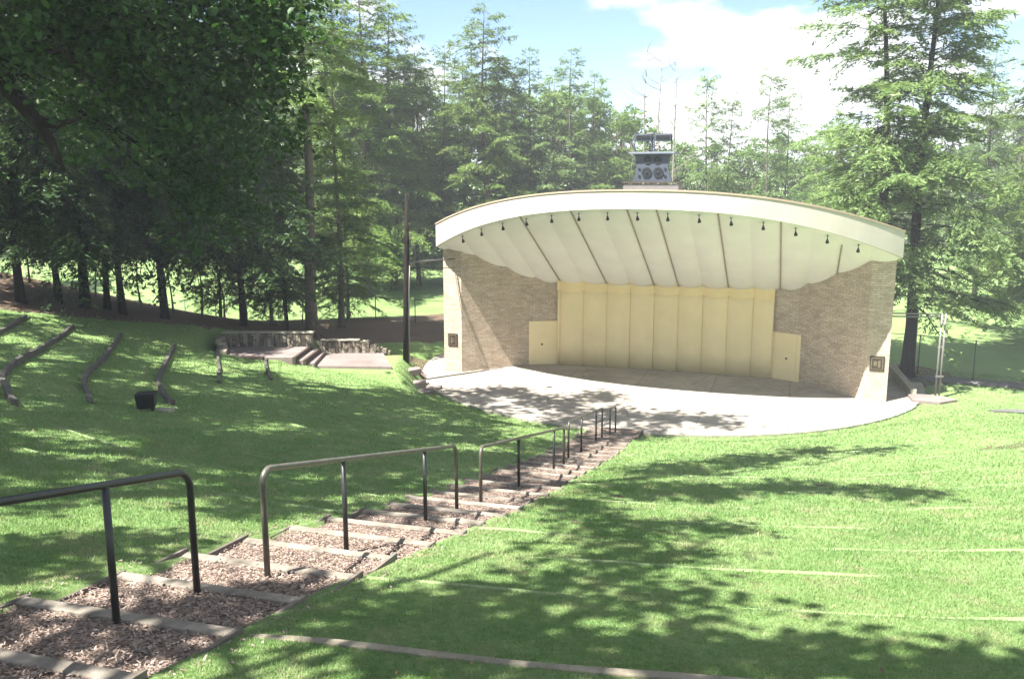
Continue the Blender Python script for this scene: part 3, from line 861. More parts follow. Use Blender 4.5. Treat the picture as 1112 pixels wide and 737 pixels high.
b = MB(); b.box((0, -.08, 1.06), (1.72, 1.0, .07)); b.build('top_shelf', simple('shelf_paint', (.16, .18, .22), .5, .05), sk, bevel=.01)
def ringc(x, z, r):
    b = MB()
    b.tube([(x, -.385, z), (x, -.43, z)], [r, r], 22); o = b.build('speaker_ring', simple('ring_metal', (.03, .035, .045), .4, .1), sk)
    b = MB(); b.tube([(x, -.42, z), (x, -.436, z)], [r * .84, r * .84], 22); b.build('speaker_cone', M['cone'], o)
    b = MB(); b.tube([(x, -.43, z), (x, -.47, z)], [r * .3, r * .16], 14); b.build('dust_cap', simple('cap_metal', (.025, .028, .033), .4, .1), o)
ringc(-.17, .81, .155); ringc(.2, .81, .155); ringc(-.2, .33, .2); ringc(.24, .33, .2)
for x in (-.48, .5):
    for z in (.46, .2):
        b = MB(); b.tube([(x, -.38, z), (x, -.425, z)], .05, 14); b.build('tweeter', M['cone'], sk)
b = MB()
for x in (-.70, -.02, .05, .70): b.box((x, -.3, 1.42), (.035, .05, .68))
b.box((0, -.3, 1.76), (1.44, .05, .025)); b.build('open_frame', M['spk'], sk)
for x, w in ((-.36, .62), (.38, .6)):
    b = MB(); b.box((x, -.22, 1.62), (w, .45, .24)); o = b.build('horn_box', M['spk'], sk, bevel=.01)
    b = MB(); b.box((x, -.455, 1.65), (w * .84, .04, .12)); b.build('horn_mouth', M['cone'], o)
b = MB(); b.box((-.12, -.25, 1.80), (.22, .2, .05)); b.build('bracket', simple('bracket_white', (.25, .25, .25), .5, .1), sk)
b = MB()
for s in (-1, 1): b.tube([(s * .95, 0, .0), (s * .85, -.1, .5), (s * .78, 0, 1.02)], .014, 6)
b.build('stay_wire', M['galv'], sk)

# ---------------------------------------------------------------- right side pieces
z0 = hz(17.0, 34.0)
pf = thing('pipe_frame', 'pale double pipe post with a crossbar reaching to the right stone wing', 'post', (17.0, 34.05, 0))
for dx in (-.07, .08):
    b = MB(); b.tube([(dx, 0, z0 - .2), (dx, 0, 3.42)], .038, 12); b.build('upright', M['galv'], pf, True)
for dz in (3.4, 3.28):
    b = MB(); b.tube([(.12, 0, dz), (-2.1, .1, dz + .02)], .03, 10); b.build('crossbar', M['galv'], pf, True)
b = MB(); b.box((.01, -.04, 3.0), (.32, .05, .08)); b.box((.01, -.04, .9), (.32, .05, .06)); b.build('clamp', M['galv'], pf)
b = MB(); b.prism([(15.7, 33.35), (16.6, 32.95), (17.5, 33.4), (17.1, 34.1), (15.95, 34.4)], -.05, .12)
tag(b.build('concrete_pad', M['pad'], None, bevel=.02, origin=(16.6, 33.6, 0)), 'small raised concrete pad at the foot of the pipe post', 'pad')
b = MB(); b.prism([(16.05, 34.35), (16.3, 34.3), (17.0, 38.1), (16.7, 38.2)], -.05, [.3, .3, .62, .62])
tag(b.build('retaining_curb', M['curb'], None, bevel=.02, origin=(16.5, 36, 0)), 'low sloping concrete kerb wall beside the right stone wing', 'kerb wall')

def fence(pts, H, label, gaps):
    # resample posts
    P = []; 
    for i in range(len(pts) - 1):
        a = np.array(pts[i]); c = np.array(pts[i + 1]); k = max(1, round(float(np.linalg.norm(c - a)) / gaps))
        for j in range(k): P.append(a + (c - a) * j / k)
    P.append(np.array(pts[-1])); o = (float(P[0][0]), float(P[0][1]), hz(*P[0]))
    f = thing('chain_link_fence', label, 'fence', o)
    L = lambda p, dz: (float(p[0]) - o[0], float(p[1]) - o[1], hz(*p) + dz - o[2])
    for p in P:
        b = MB(); b.tube([L(p, -.2), L(p, H + .04)], .03, 8); b.build('fence_post', M['fence'], f, True)
    b = MB(); b.tube([L(p, H) for p in P], .018, 6); b.build('top_rail', M['fence'], f, True)
    b = MB(); g = .11; w = .0022
    for i in range(len(P) - 1):
        a, c = P[i], P[i + 1]; D = float(np.linalg.norm(c - a)); za, zc = hz(*a), hz(*c)
        u = -H
        while u < D:
            for sgn in (1, -1):
                s0, s1 = u, u + H; h0, h1 = (0, H) if sgn > 0 else (H, 0)
                q0 = max(0, s0); q1 = min(D, s1)
                if q1 <= q0: continue
                z0_ = h0 + (h1 - h0) * (q0 - s0) / H; z1_ = h0 + (h1 - h0) * (q1 - s0) / H
                A = a + (c - a) * q0 / D; B = a + (c - a) * q1 / D
                A3 = (A[0] - o[0], A[1] - o[1], za + (zc - za) * q0 / D + z0_ - o[2]); B3 = (B[0] - o[0], B[1] - o[1], za + (zc - za) * q1 / D + z1_ - o[2])
                b.tube([A3, B3], w, 3, False)
            u += g
    b.build('wire_mesh', M['fence'], f)
fence([(16.2, 40.6), (18.3, 38.6), (23.6, 34.4), (30, 31.5)], 1.75, 'dark green chain-link fence beyond the path, on the right', 2.05)
fence([(-42, 56), (-20, 53), (-8, 50.8), (-1, 50.3)], 1.35, 'pale chain-link fence across the bright field, on the left behind the pole', 2.1)

# wooden utility pole
px_, py_ = -4.55, 36.8; z0 = hz(px_, py_)
up = thing('utility_pole', 'tall dark wooden pole beside the left end of the stage', 'pole', (px_, py_, z0))
b = MB(); b.tube([(0, 0, -.3), (.06, .1, 3), (.12, .15, 5), (.14, .2, 7.1)], [.14, .125, .105, .06], 14); b.build('pole_shaft', M['polewood'], up, True)
b = MB(); b.tube([(.1, .1, 4.1), (.35, .3, 4.22), (2.3, 2.5, 4.2)], .03, 8); b.build('service_pipe', M['galv'], up, True)
b = MB(); b.tube([(.1, .1, 4.0), (2.3, 2.5, 3.75)], .012, 6); b.build('service_cable', M['dark'], up, True)
b = MB(); b.tube([(.16, -.16, -.1), (.2, -.07, 3.0), (.24, 0, 4.1)], .022, 8); b.build('conduit', M['galv'], up, True)

# black box on the lawn
bx, by = -9.35, 21.75; z0 = hz(bx, by)
bb = thing('floodlight_box', 'small black box standing on the lawn between two curved low walls', 'box', (bx, by, z0), .15)
b = MB(); vs = [(-.21, -.14, .06), (.21, -.14, .06), (.21, .16, .1), (-.21, .16, .1), (-.235, -.2, .42), (.235, -.2, .42), (.235, .16, .42), (-.235, .16, .42)]
b.add(vs, [(0, 3, 2, 1), (4, 5, 6, 7), (0, 1, 5, 4), (1, 2, 6, 5), (2, 3, 7, 6), (3, 0, 4, 7)]); b.build('case', M['box'], bb, bevel=.012)
b = MB(); b.box((0, .02, .435), (.49, .42, .03)); b.build('lid', M['box'], bb, bevel=.006)
for s in (-1, 1):
    b = MB(); b.box((s * .15, 0, .0), (.05, .2, .16)); b.build('foot', M['box'], bb)
b = MB(); b.prism([(-.2, -.17), (.17, -.2), (.22, .13), (-.17, .17)], -.1, .07); o = b.build('concrete_block', M['curb'], None, bevel=.02)
o.location = (-8.98, 21.95, hz(-8.98, 21.95)); tag(o, 'small pale concrete block in the grass touching the black box', 'block')

# ---------------------------------------------------------------- trees
def quads(c, u, v):
    n = len(c)
    V = np.stack([c - u, c + v - u * .15, c + u, c - v - u * .15], 1).reshape(-1, 3)
    return V, np.arange(4 * n).reshape(-1, 4)

def unit(a): return a / (np.linalg.norm(a, axis=1, keepdims=True) + 1e-9)

def conifer(H=20, cb=3.0, Lmax=3.6, nbr=150, seed=1, mat='hem', tr=.24, dead=10, droop=.25, dens=9.0, spray=(.145, .036), taper=.85, bark='bark', fork=None, lean=0.0, lobes=0, avoid=0):
    rg = np.random.default_rng(seed); rd = random.Random(seed)
    root = bpy.data.objects.new('conifer', None); link(root)
    def axis(z): return np.array([lean * z + .12 * math.sin(z * .35 + seed), .10 * math.sin(z * .3 + seed * 2)]) * min(1, z / 3)
    def trad(z): return tr * (1 - z / H) ** .9 + .006
    b = MB(); zs = np.linspace(-.4, H, 16)
    rr = [trad(max(0, z)) * (1.0 + .4 * math.exp(-max(0, z + .1) * 1.6)) for z in zs]
    b.tube([(*axis(max(0, z)), z) for z in zs], rr, 10)
    if tr > .2:
        for k in range(5):
            a = k * 1.256 + seed; r = tr * 1.25
            b.tube([(math.cos(a) * r * .4, math.sin(a) * r * .4, .45), (math.cos(a) * r * 1.2, math.sin(a) * r * 1.2, .08), (math.cos(a) * r * 2.3, math.sin(a) * r * 2.3, -.15)], [tr * .35, tr * .28, tr * .1], 6)
    C = []; U = []; Vv = []
    zb = np.sort(cb + (H - cb - .2) * rg.random(nbr) ** .92)
    ph = rg.random(nbr) * 6.283
    for i in range(nbr):
        z = zb[i]; u = (z - cb) / (H - cb)
        prof = (1 - u) ** taper * min(1, .55 + u * 4)
        if math.sin(ph[i] * 1 + z * .7 + seed) > .8 and rd.random() < .75: continue
        if z < avoid and math.cos(ph[i]) < -.05: continue
        lob = 1 + .35 * math.sin(ph[i] * 2 + seed + z * .25) * (1 if lobes else .5)
        L = Lmax * prof * rd.uniform(.45, 1.25) * lob + .45
        dx, dy = math.cos(ph[i]), math.sin(ph[i]); ax = axis(z)
        rise = rd.uniform(-.05, .25) + .35 * u; dr = droop * rd.uniform(.6, 1.5) * (1 - u * .5)
        def P(s): return np.stack([ax[0] + dx * s * L, ax[1] + dy * s * L, z + rise * s * L - dr * s ** 2 * L * 1.4], -1)
        ss = np.linspace(0, 1, 4)
        b.tube([tuple(P(s)) for s in ss], [max(.004, trad(z) * .2 * (1 - s) + .004) for s in ss], 4, False)
        m = max(5, int(L * 8))                      # side twigs
        s = rg.uniform(.12, 1, m) ** .8; side = rg.choice([-1, 1], m)
        tl = (.5 * L * (1 - s) * .9 + .3) * rg.uniform(.5, 1.2, m); tl = np.minimum(tl, 1.6)
        base_p = P(s)
        td = np.stack([dx * .75 - dy * side * .75, dy * .75 + dx * side * .75, rg.normal(-.12, .12, m)], -1); td = unit(td)
        k = np.maximum(3, (tl * dens * 1.75).astype(int)); idx = np.repeat(np.arange(m), k)
        f = rg.random(len(idx)) ** .8
        pos = base_p[idx] + td[idx] * (f * tl[idx])[:, None] + np.stack([np.zeros(len(idx)), np.zeros(len(idx)), -.25 * (f * tl[idx]) ** 2], -1) + rg.normal(0, .05, (len(idx), 3))
        d = unit(td[idx] + rg.normal(0, .45, (len(idx), 3)) * [1, 1, .6] + np.array([0, 0, -.15]))
        C.append(pos); U.append(d)
    # dead twigs on the lower trunk
    for k in range(dead):
        z = rd.uniform(.35, 1) * cb + .3; a = rd.uniform(0, 6.28); L = rd.uniform(.5, 1.7); ax = axis(z)
        b.tube([(ax[0], ax[1], z), (ax[0] + math.cos(a) * L * .5, ax[1] + math.sin(a) * L * .5, z - .03), (ax[0] + math.cos(a + .3) * L, ax[1] + math.sin(a + .3) * L, z - L * .22)], [.022, .014, .004], 4, False)
    C = np.concatenate(C); U = np.concatenate(U); n = len(C)
    up = np.array([0, 0, 1.]) + rg.normal(0, .35, (n, 3)); W = unit(np.cross(U, up))
    ln = spray[0] * rg.uniform(.6, 1.3, (n, 1)); wd = spray[1] * rg.uniform(.6, 1.4, (n, 1))
    V, F = quads(C, U * ln, W * wd)
    b.build('trunk', M[bark], root, True)
    np_mesh('crown', V, F, M[mat], root)
    return root

def leaf_cloud(clumps, per, size, seed, tw=.3, flat=.75):
    """clumps: (x,y,z,r). leaves gather round twig ends spread through each clump."""
    rg = np.random.default_rng(seed); C = []
    for (x, y, z, r) in clumps:
        m = max(5, int(9 * r ** 2)); d = unit(rg.normal(0, 1, (m, 3))); rad = r * rg.random((m, 1)) ** .45
        tc = np.array([x, y, z]) + d * rad * [1, 1, flat]
        k = max(4, int(per / m * r ** 2)); idx = np.repeat(np.arange(m), k)
        C.append(tc[idx] + rg.normal(0, tw, (len(idx), 3)) * [1, 1, .55])
    C = np.concatenate(C); n = len(C)
    nr = unit(rg.normal(0, .75, (n, 3)) + np.array([0, 0, 1.]))
    a = unit(np.cross(nr, rg.normal(0, 1, (n, 3)))); c = np.cross(nr, a)
    s = size * rg.uniform(.4, 1.25, (n, 1)); a = a * s * .62; c = c * s * rg.uniform(.3, .5, (n, 1)); dn = nr * s * .14
    V = np.stack([C - a, C - a * .45 + c + dn, C + a * .35 + c * .9 + dn, C + a, C + a * .35 - c * .9 + dn, C - a * .45 - c + dn], 1).reshape(-1, 3)
    b0 = np.arange(n)[:, None] * 6
    F = np.concatenate([b0 + np.array([[0, 1, 2, 3]]), b0 + np.array([[0, 3, 4, 5]])])
    return V, F

def broadleaf(trunk, clumps, seed=1, per=160, size=.16, tr=.3, mat='leaf', bark='bark_d', fork_h=4, tw=.3, name='broadleaf_tree', limbs=True, loc=(0, 0, 0), LK=.016, lfrac=1.0):
    rd = random.Random(seed); root = bpy.data.objects.new(name, None); link(root); root.location = loc
    b = MB(); top = Vector(trunk[-1]); n = len(trunk)
    b.tube(trunk, [tr * (1 - .55 * i / (n - 1)) * (1.35 if i == 0 else 1) for i in range(n)], 12)
    if limbs:
        for (x, y, z, r) in clumps:
            if rd.random() > lfrac: continue
            c = Vector((x, y, z)); k = max(1, min(n - 1, int(n * rd.uniform(.5, 1)))); s = Vector(trunk[k])
            D = (c - s).length; mid = s.lerp(c, .5) + Vector((rd.uniform(-.1, .1) * D, rd.uniform(-.1, .1) * D, .12 * D))
            q = [s.lerp(mid, 0), s.lerp(mid, .55) + Vector((0, 0, .03 * D)), mid, mid.lerp(c, .5) + Vector((rd.uniform(-.05, .05) * D, 0, .02 * D)), c]
            r0 = min(tr * .45, .02 + D * LK)
            b.tube(q, [r0, r0 * .75, r0 * .6, r0 * .4, .02], 6, False)
            for w in range(4):
                a = Vector((rd.gauss(0, 1), rd.gauss(0, 1), rd.gauss(0, .6))).normalized() * r * .8
                b.tube([q[3], q[3].lerp(c + a, .6), c + a], [.03, .02, .006], 4, False)
    b.build('trunk', M[bark], root, True)
    V, F = leaf_cloud(clumps, per, size, seed, tw)
    np_mesh('crown', V, F, M[mat], root)
    return root

def X(px, d): return (px - 556) / 950 * d
def put(o, x, y, s=1.0, rz=None, sz=None, zoff=0.0):
    o.location = (x, y, hz(x, y) - .05 + zoff); o.scale = (s, s, sz or s)
    o.rotation_euler = (0, 0, random.uniform(0, 6.28) if rz is None else rz)
def use(protos, k):
    p, used = protos[k]
    if not used: protos[k][1] = True; return p
    return copy_tree(p)
def lab(o, name, label, cat, group):
    o.name = name; tag(o, label, cat, group)

# prototypes
PC = [[conifer(20, 1.8, 4.7, 250, 3, 'hem', .24, 6, dens=8, taper=.6, lobes=1), False],
      [conifer(22, 2.6, 4.2, 240, 5, 'hem2', .22, 14, droop=.2, dens=8, taper=.58, lobes=1), False],
      [conifer(18, 1.0, 4.3, 230, 8, 'hem', .18, 4, droop=.35, dens=8, taper=.55, lobes=1), False],
      [conifer(19, 3.0, 3.5, 165, 12, 'hem2', .15, 12, droop=.15, dens=7, taper=.7), False]]
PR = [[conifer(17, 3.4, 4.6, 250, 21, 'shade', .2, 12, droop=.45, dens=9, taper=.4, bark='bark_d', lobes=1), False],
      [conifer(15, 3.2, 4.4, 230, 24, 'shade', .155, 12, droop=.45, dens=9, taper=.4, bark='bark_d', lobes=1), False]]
def bl_proto(seed, H, R, per=170, mat='leaf', cb=.22, size=.24, n=30, tr=.2):
    rd = random.Random(seed); cl = []
    for i in range(n):
        u = rd.random(); z = H * (cb + (.95 - cb) * u); w = R * math.sin(math.pi * (.18 + .8 * u)) ** .7
        a = rd.uniform(0, 6.28); q = w * rd.uniform(.35, 1); cl.append((math.cos(a) * q, math.sin(a) * q, z, rd.uniform(.8, 1.6) * H / 14))
    return broadleaf([(0, 0, -.3), (.1, .05, H * .25), (0, .15, H * .5), (.1, 0, H * .85)], cl, seed, per, size, tr, mat, 'bark')
PB = [[bl_proto(31, 15, 4.2), False], [bl_proto(32, 13, 3.6, mat='under'), False], [bl_proto(33, 16, 4.0), False]]
PS = [[bl_proto(41, 4.6, 1.1, 190, 'under', .2, .15, 16, .045), False], [bl_proto(42, 3.6, 1.3, 190, 'under', .12, .15, 14, .045), False]]

# row of trees along the ridge, left
ridge = [(13, -19.4, 34.3, 0, 'leftmost dark hemlock of the row along the ridge'), (58, -18.6, 35.6, 1, 'dark hemlock on the ridge, second trunk from the left photo edge'),
         (83, -17.7, 36.0, 0, 'dark hemlock on the ridge, third trunk of the close-set row at the left'), (107, -17.1, 36.6, 1, 'dark hemlock on the ridge, fourth trunk of the close-set row at the left'),
         (130, -16.35, 36.4, 1, 'thickest dark hemlock of the close-set row at the left end of the ridge'), (172, -15.0, 37.4, 0, 'slim dark hemlock on the ridge just right of the close-set row'),
         (265, -12.6, 40.6, 1, 'dark thick hemlock trunk on the ridge above the left end of the stone wall'), (311, -11.1, 42.6, 0, 'dark hemlock on the ridge between the thick trunk and the tall pine')]
for i, (px, x, y, k, l) in enumerate(ridge):
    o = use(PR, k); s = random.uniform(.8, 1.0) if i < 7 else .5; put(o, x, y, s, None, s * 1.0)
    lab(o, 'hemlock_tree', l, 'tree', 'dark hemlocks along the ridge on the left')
o = conifer(23, 9.5, 3.8, 150, 61, 'hem', .3, 40, droop=.25, dens=9, taper=.45, bark='bark', lobes=1); put(o, -9.75, 42.2, 1, 1.0)
lab(o, 'pine_tree', 'tallest ridge tree, a pine with long bare grey-brown trunk above the stone wall', 'tree', None)
o = use(PC, 1); put(o, -9.2, 46.6, .7); lab(o, 'hemlock_tree', 'narrow conifer just right of the tall bare-trunked pine', 'tree', 'dark hemlocks along the ridge on the left')
o = use(PC, 0); put(o, X(398, 67), 67, 1.2); lab(o, 'conifer', 'broad dark conifer at the field edge, left of the wooden pole', 'tree', 'conifers along the wood edge')
o = use(PC, 1); put(o, X(368, 69), 69, 1.15); lab(o, 'conifer', 'tall dense conifer between the tall ridge pine and the broad dark conifer', 'tree', 'conifers along the wood edge')

# trees behind the ridge, left
PF = [[bl_proto(51, 17, 4.6, cb=.34, n=34), False]]
back_left = [(-45, 92, 0), (5, 100, 0), (55, 94, 0), (105, 104, 0), (155, 96, 0), (205, 102, 0), (255, 94, 0), (305, 100, 0)]
for i, (px, d, k) in enumerate(back_left):
    o = use(PF, k); s = random.uniform(1.35, 1.6); put(o, X(px, d), d, s, None, s * 1.05, .0)
    lab(o, 'broadleaf_tree', 'shady leafy tree beyond the bright field behind the ridge row, number %s from the left' % ['one', 'two', 'three', 'four', 'five', 'six', 'seven', 'eight'][i], 'tree', 'leafy trees behind the ridge row')
for i, (px, d, k, s) in enumerate([(30, 38, 0, .9), (150, 39.5, 0, 1.0), (185, 40, 1, 1.0), (215, 41, 0, 1.05), (240, 43, 1, 1.1), (290, 45, 1, .9), (325, 48, 1, .8), (372, 49, 1, .75), (100, 39, 1, .8)]):
    o = use(PS, k); put(o, X(px, d), d, s)
    lab(o, 'sapling', ['sapling with bright leaves', 'slender sapling with sunlit leaves', 'low bushy sapling', 'tallest sapling', 'leafy sapling', 'small sapling', 'small bushy sapling', 'short sapling standing apart', 'low sapling'][i]
        + ' behind the ridge trunks, ' + ['at the far left', 'right of the close-set row', 'midway to the thick trunk', 'left of the thick trunk', 'touching the thick trunk', 'between the two dark trunks', 'behind the tall pine', 'right of the tall pine', 'between the close-set trunks'][i], 'sapling', 'saplings among the ridge trees')

for px, d, k, s_, l in [(376, 51, 2, .5, 'small drooping conifer on the field edge, between the tall pine and the wooden pole'), (292, 47, 2, .55, 'small drooping conifer in front of the bright field, between the two darkest ridge trunks'),
                       (236, 44, 2, .42, 'smallest drooping conifer behind the ridge, left of the thick dark trunk')]:
    o = use(PC, k); put(o, X(px, d), d, s_); lab(o, 'conifer', l, 'tree', 'small conifers among the ridge trees')

# wood edge behind the bandshell: (px, depth, proto, scale)
edge = [(428, 70, 0, 1.1), (455, 72, 2, 1.05), (484, 71, 3, 1.02), (505, 76, 0, .95), (527, 70, 0, 1.1), (548, 74, 2, 1.0), (575, 72, 1, .86), (600, 76, 2, .97), (618, 72, 1, .86), (643, 75, 0, .88), (668, 73, 2, .8),
        (762, 66, 3, .88), (787, 68, 3, .80), (828, 66, 3, .88), (848, 68, 3, .82), (905, 62, 2, .75), (1062, 60, 1, .78), (1100, 66, 0, .7), (1150, 60, 0, .8)]
words = ['first', 'second', 'third', 'fourth', 'fifth', 'sixth', 'seventh', 'eighth', 'ninth', 'tenth', 'eleventh', 'twelfth', 'thirteenth', 'fourteenth', 'fifteenth', 'sixteenth', 'seventeenth', 'eighteenth', 'nineteenth']
for i, (px, d, k, s) in enumerate(edge):
    o = use(PC, k); put(o, X(px, d), d, s)
    where = 'left of the loudspeaker' if px < 700 else ('right of the loudspeaker' if px < 900 else 'beyond the big hemlocks')
    kind = ['full pointed conifer', 'upright shaggy conifer', 'drooping conifer', 'thin see-through conifer spire'][k]
    lab(o, 'conifer', '%s %s, %s in line from the left' % (kind, where, words[i]), 'tree', 'conifers along the wood edge')
fill = [(385, 84, 0, 1.1), (415, 92, 1, 1.1), (450, 86, 2, 1.0), (490, 94, 1, 1.1), (530, 88, 0, 1.05), (570, 94, 1, 1.2), (605, 86, 0, 1.0), (640, 92, 1, 1.15), (672, 84, 2, .85), (705, 90, 1, .95), (740, 84, 0, .72), (775, 90, 1, .85), (808, 84, 2, .68),
        (840, 92, 1, .9), (872, 86, 0, .72), (905, 94, 2, .8), (945, 98, 1, .95), (985, 104, 0, .85), (1025, 100, 1, .95), (1062, 106, 2, .85), (1098, 100, 1, 1.0), (1138, 104, 0, .9), (-60, 66, 1, 1.2), (345, 90, 1, 1.1), (300, 96, 0, 1.1), (1180, 96, 1, 1.0)]
fill.sort()
for i, (px, d, k, s) in enumerate(fill):
    o = use(PB, k); put(o, X(px, d), d, s * 1.2, None, s * 1.2, -1.0)
    lab(o, 'broadleaf_tree', 'pale rounded leafy tree of the farthest wood line, number %d counted from the left' % (i + 1), 'tree', 'leafy trees of the far wood')
# lower growth masking the wood floor
for i, px in enumerate(range(370, 1180, 30)):
    d = 76 + 5 * math.sin(i * 2.3) if px < 860 else 92 + 4 * math.sin(i)
    o = copy_tree(PS[i % 2][0]); put(o, X(px, d), d, 1.5 + .3 * math.sin(i * 1.7), None, 1.2)
    o.name = 'bush'; tag(o, 'bright leafy bush under the far wood edge, number %d from the left' % (i + 1), 'bush', 'bushes under the far wood edge')

# big pair at the right of the shell
o = conifer(20.5, 3.2, 5.0, 250, 71, 'hem2', .27, 10, droop=.32, dens=9.5, taper=.5, bark='bark_d', lobes=1, avoid=7.2); put(o, 17.65, 38.3, 1, 0)
lab(o, 'hemlock_tree', 'big hemlock behind the right stone wing, with flared trunk nearest the path', 'tree', 'big hemlocks behind the right wing')
o = conifer(20, 3.8, 4.4, 195, 73, 'hem2', .26, 10, droop=.3, dens=9, taper=.6, bark='bark_d', lean=-.06, lobes=1, avoid=7.6); put(o, 16.6, 38.6, 1, 0)
lab(o, 'hemlock_tree', 'big leaning hemlock half hidden by the right stone wing', 'tree', 'big hemlocks behind the right wing')
o = conifer(16, 2.2, 5.8, 190, 75, 'hem', .26, 8, droop=.4, dens=9, taper=.5, lobes=1); put(o, 28.6, 45.5, 1, 1.2)
lab(o, 'hemlock_tree', 'hemlock with low drooping boughs over the fence at the right photo edge', 'tree', 'big hemlocks behind the right wing')

# bare dead trees above the wood
def dead_tree(H, seed):
    rd = random.Random(seed); root = bpy.data.objects.new('dead_tree', None); link(root); b = MB()
    b.tube([(0, 0, -.3), (.1, 0, H * .4), (-.05, .1, H * .75), (.15, .1, H)], [.11, .08, .05, .012], 6)
    for k in range(30):
        z = H * rd.uniform(.35, .97); a = rd.uniform(0, 6.28); L = (H - z) * .2 + rd.uniform(.4, 1.2)
        b.tube([(0, 0, z), (math.cos(a) * L * .5, math.sin(a) * L * .5, z + L * .2), (math.cos(a + .2) * L * .95, math.sin(a + .2) * L * .95, z + L * .5)], [.026, .016, .004], 5, False)
    b.build('trunk', M['bark_dead'], root, True); return root
d1 = dead_tree(18, 3); put(d1, X(697, 62), 62, 1.0); lab(d1, 'dead_tree', 'bare dead tree behind the bandshell, rising left of the loudspeaker top', 'tree', 'bare dead trees')
o = copy_tree(d1); put(o, X(712, 64), 64, .98); lab(o, 'dead_tree', 'bare dead tree rising directly above the loudspeaker', 'tree', 'bare dead trees')
o = copy_tree(d1); put(o, X(727, 62), 62, .96); lab(o, 'dead_tree', 'bare dead tree rising just right of the loudspeaker', 'tree', 'bare dead trees')

# ---------------------------------------------------------------- large shade trees round the camera
KS = np.array([.495, .34])        # shadow travel per metre of height
def caster(gx, gy, h, r):
    g = hz(gx, gy); return (gx - KS[0] * h, gy - KS[1] * h, g + h, r * (1.05 if gx < -2 else .92))
def sub(cs, o): return [(x - o[0], y - o[1], z - o[2], r) for x, y, z, r in cs]
def at(px, py, d, r):      # a crown clump seen at this bearing and distance
    a = (px - 556) / 950; bb = -(py - 368.5) / 950
    v = np.array([a, math.cos(P_) + bb * math.sin(P_), -math.sin(P_) + bb * math.cos(P_)]) * d
    return (float(v[0]), float(v[1]), 8.5 + float(v[2]), r)
def oak(tx, ty, pts, clumps, label, seed, per, size, tr, tw=.3, lf=1.0):
    z = hz(tx, ty); o = (tx, ty, z)
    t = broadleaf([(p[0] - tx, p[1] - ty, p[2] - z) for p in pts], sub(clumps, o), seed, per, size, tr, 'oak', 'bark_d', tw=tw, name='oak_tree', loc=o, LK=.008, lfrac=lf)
    tag(t, label, 'tree', 'great oaks shading the lawn'); return t
cl = []
for px, py, d, r in [(20, 10, 14, 1.3), (70, 25, 15, 1.4), (125, 15, 15, 1.4), (170, 50, 15, 1.3), (215, 20, 16, 1.4), (262, 40, 16, 1.4), (290, 10, 17, 1.2), (295, 75, 17, 1.1),
                     (105, 75, 15.5, 1.1), (150, 105, 15.5, 1.2), (195, 95, 16, 1.3), (240, 95, 16, 1.3), (280, 125, 17, 1.0), (165, 150, 17, 1.2), (210, 150, 17, 1.3), (250, 160, 17, 1.1), (290, 165, 18, .8),
                     (190, 195, 18, 1.0), (235, 205, 18, 1.1), (272, 215, 18, .8), (135, 60, 16, 1.2), (262, 242, 18.5, .7), (220, 240, 18, .8), (110, 115, 16, .8), (75, 60, 15.5, 1.0), (110, 40, 15.5, 1.2), (185, 20, 16, 1.2), (255, 0, 16.5, 1.3), (72, 148, 14, .45), (20, 60, 15, .9), (60, -10, 15, 1.5), (140, -20, 15.5, 1.5), (230, -25, 16, 1.5), (295, -30, 17, 1.3), (95, 150, 17, .6)]:
    cl.append(at(px, py, d, r))
for px, py, d, r in [(-60, 30, 13, 1.1), (-130, -30, 13, 1.2), (-10, 35, 13.2, .8), (15, 75, 13.2, .55), (-90, 90, 13, 1.0), (-180, 30, 13, 1.3), (-200, -80, 13, 1.6), (-60, -60, 13, 1.5), (40, 100, 13.4, .5)]: cl.append(at(px, py, d, r))
oak(-13.2, 11.2, [(-13.2, 11.2, hz(-13.2, 11.2) - .3), (-12.9, 11.4, 8), (-12.0, 12.2, 11.2), (-9.4, 14, 11.8)], cl, 'great dark oak hanging its leafy boughs into the upper left of the photo', 101, 470, .118, .42, .27, .1)
# visible crooked limb of that tree as part of a second trunk arm
t = bpy.data.objects['oak_tree']
b = MB(); tz = t.location
def rel(p): return (p[0] - tz[0], p[1] - tz[1], p[2] - tz[2])
q = [(-12.6, 11.8, 10.6), at(-60, 70, 13.6, 0)[:3], at(5, 92, 13.5, 0)[:3], at(32, 122, 13.4, 0)[:3], at(52, 150, 13.3, 0)[:3], at(70, 185, 13.2, 0)[:3]]
b.tube([rel(p) for p in q], [.22, .17, .14, .12, .09, .02], 8)
q = [at(40, 132, 13.4, 0)[:3], at(62, 136, 13.4, 0)[:3], at(88, 128, 13.6, 0)[:3]]
b.tube([rel(p) for p in q], [.08, .06, .03], 6)
q = [at(5, 92, 13.5, 0)[:3], at(30, 60, 13.8, 0)[:3], at(70, 55, 14, 0)[:3], at(120, 110, 15, 0)[:3]]
b.tube([rel(p) for p in q], [.09, .07, .05, .02], 6)
b.build('limb', M['bark_d'], t, True)

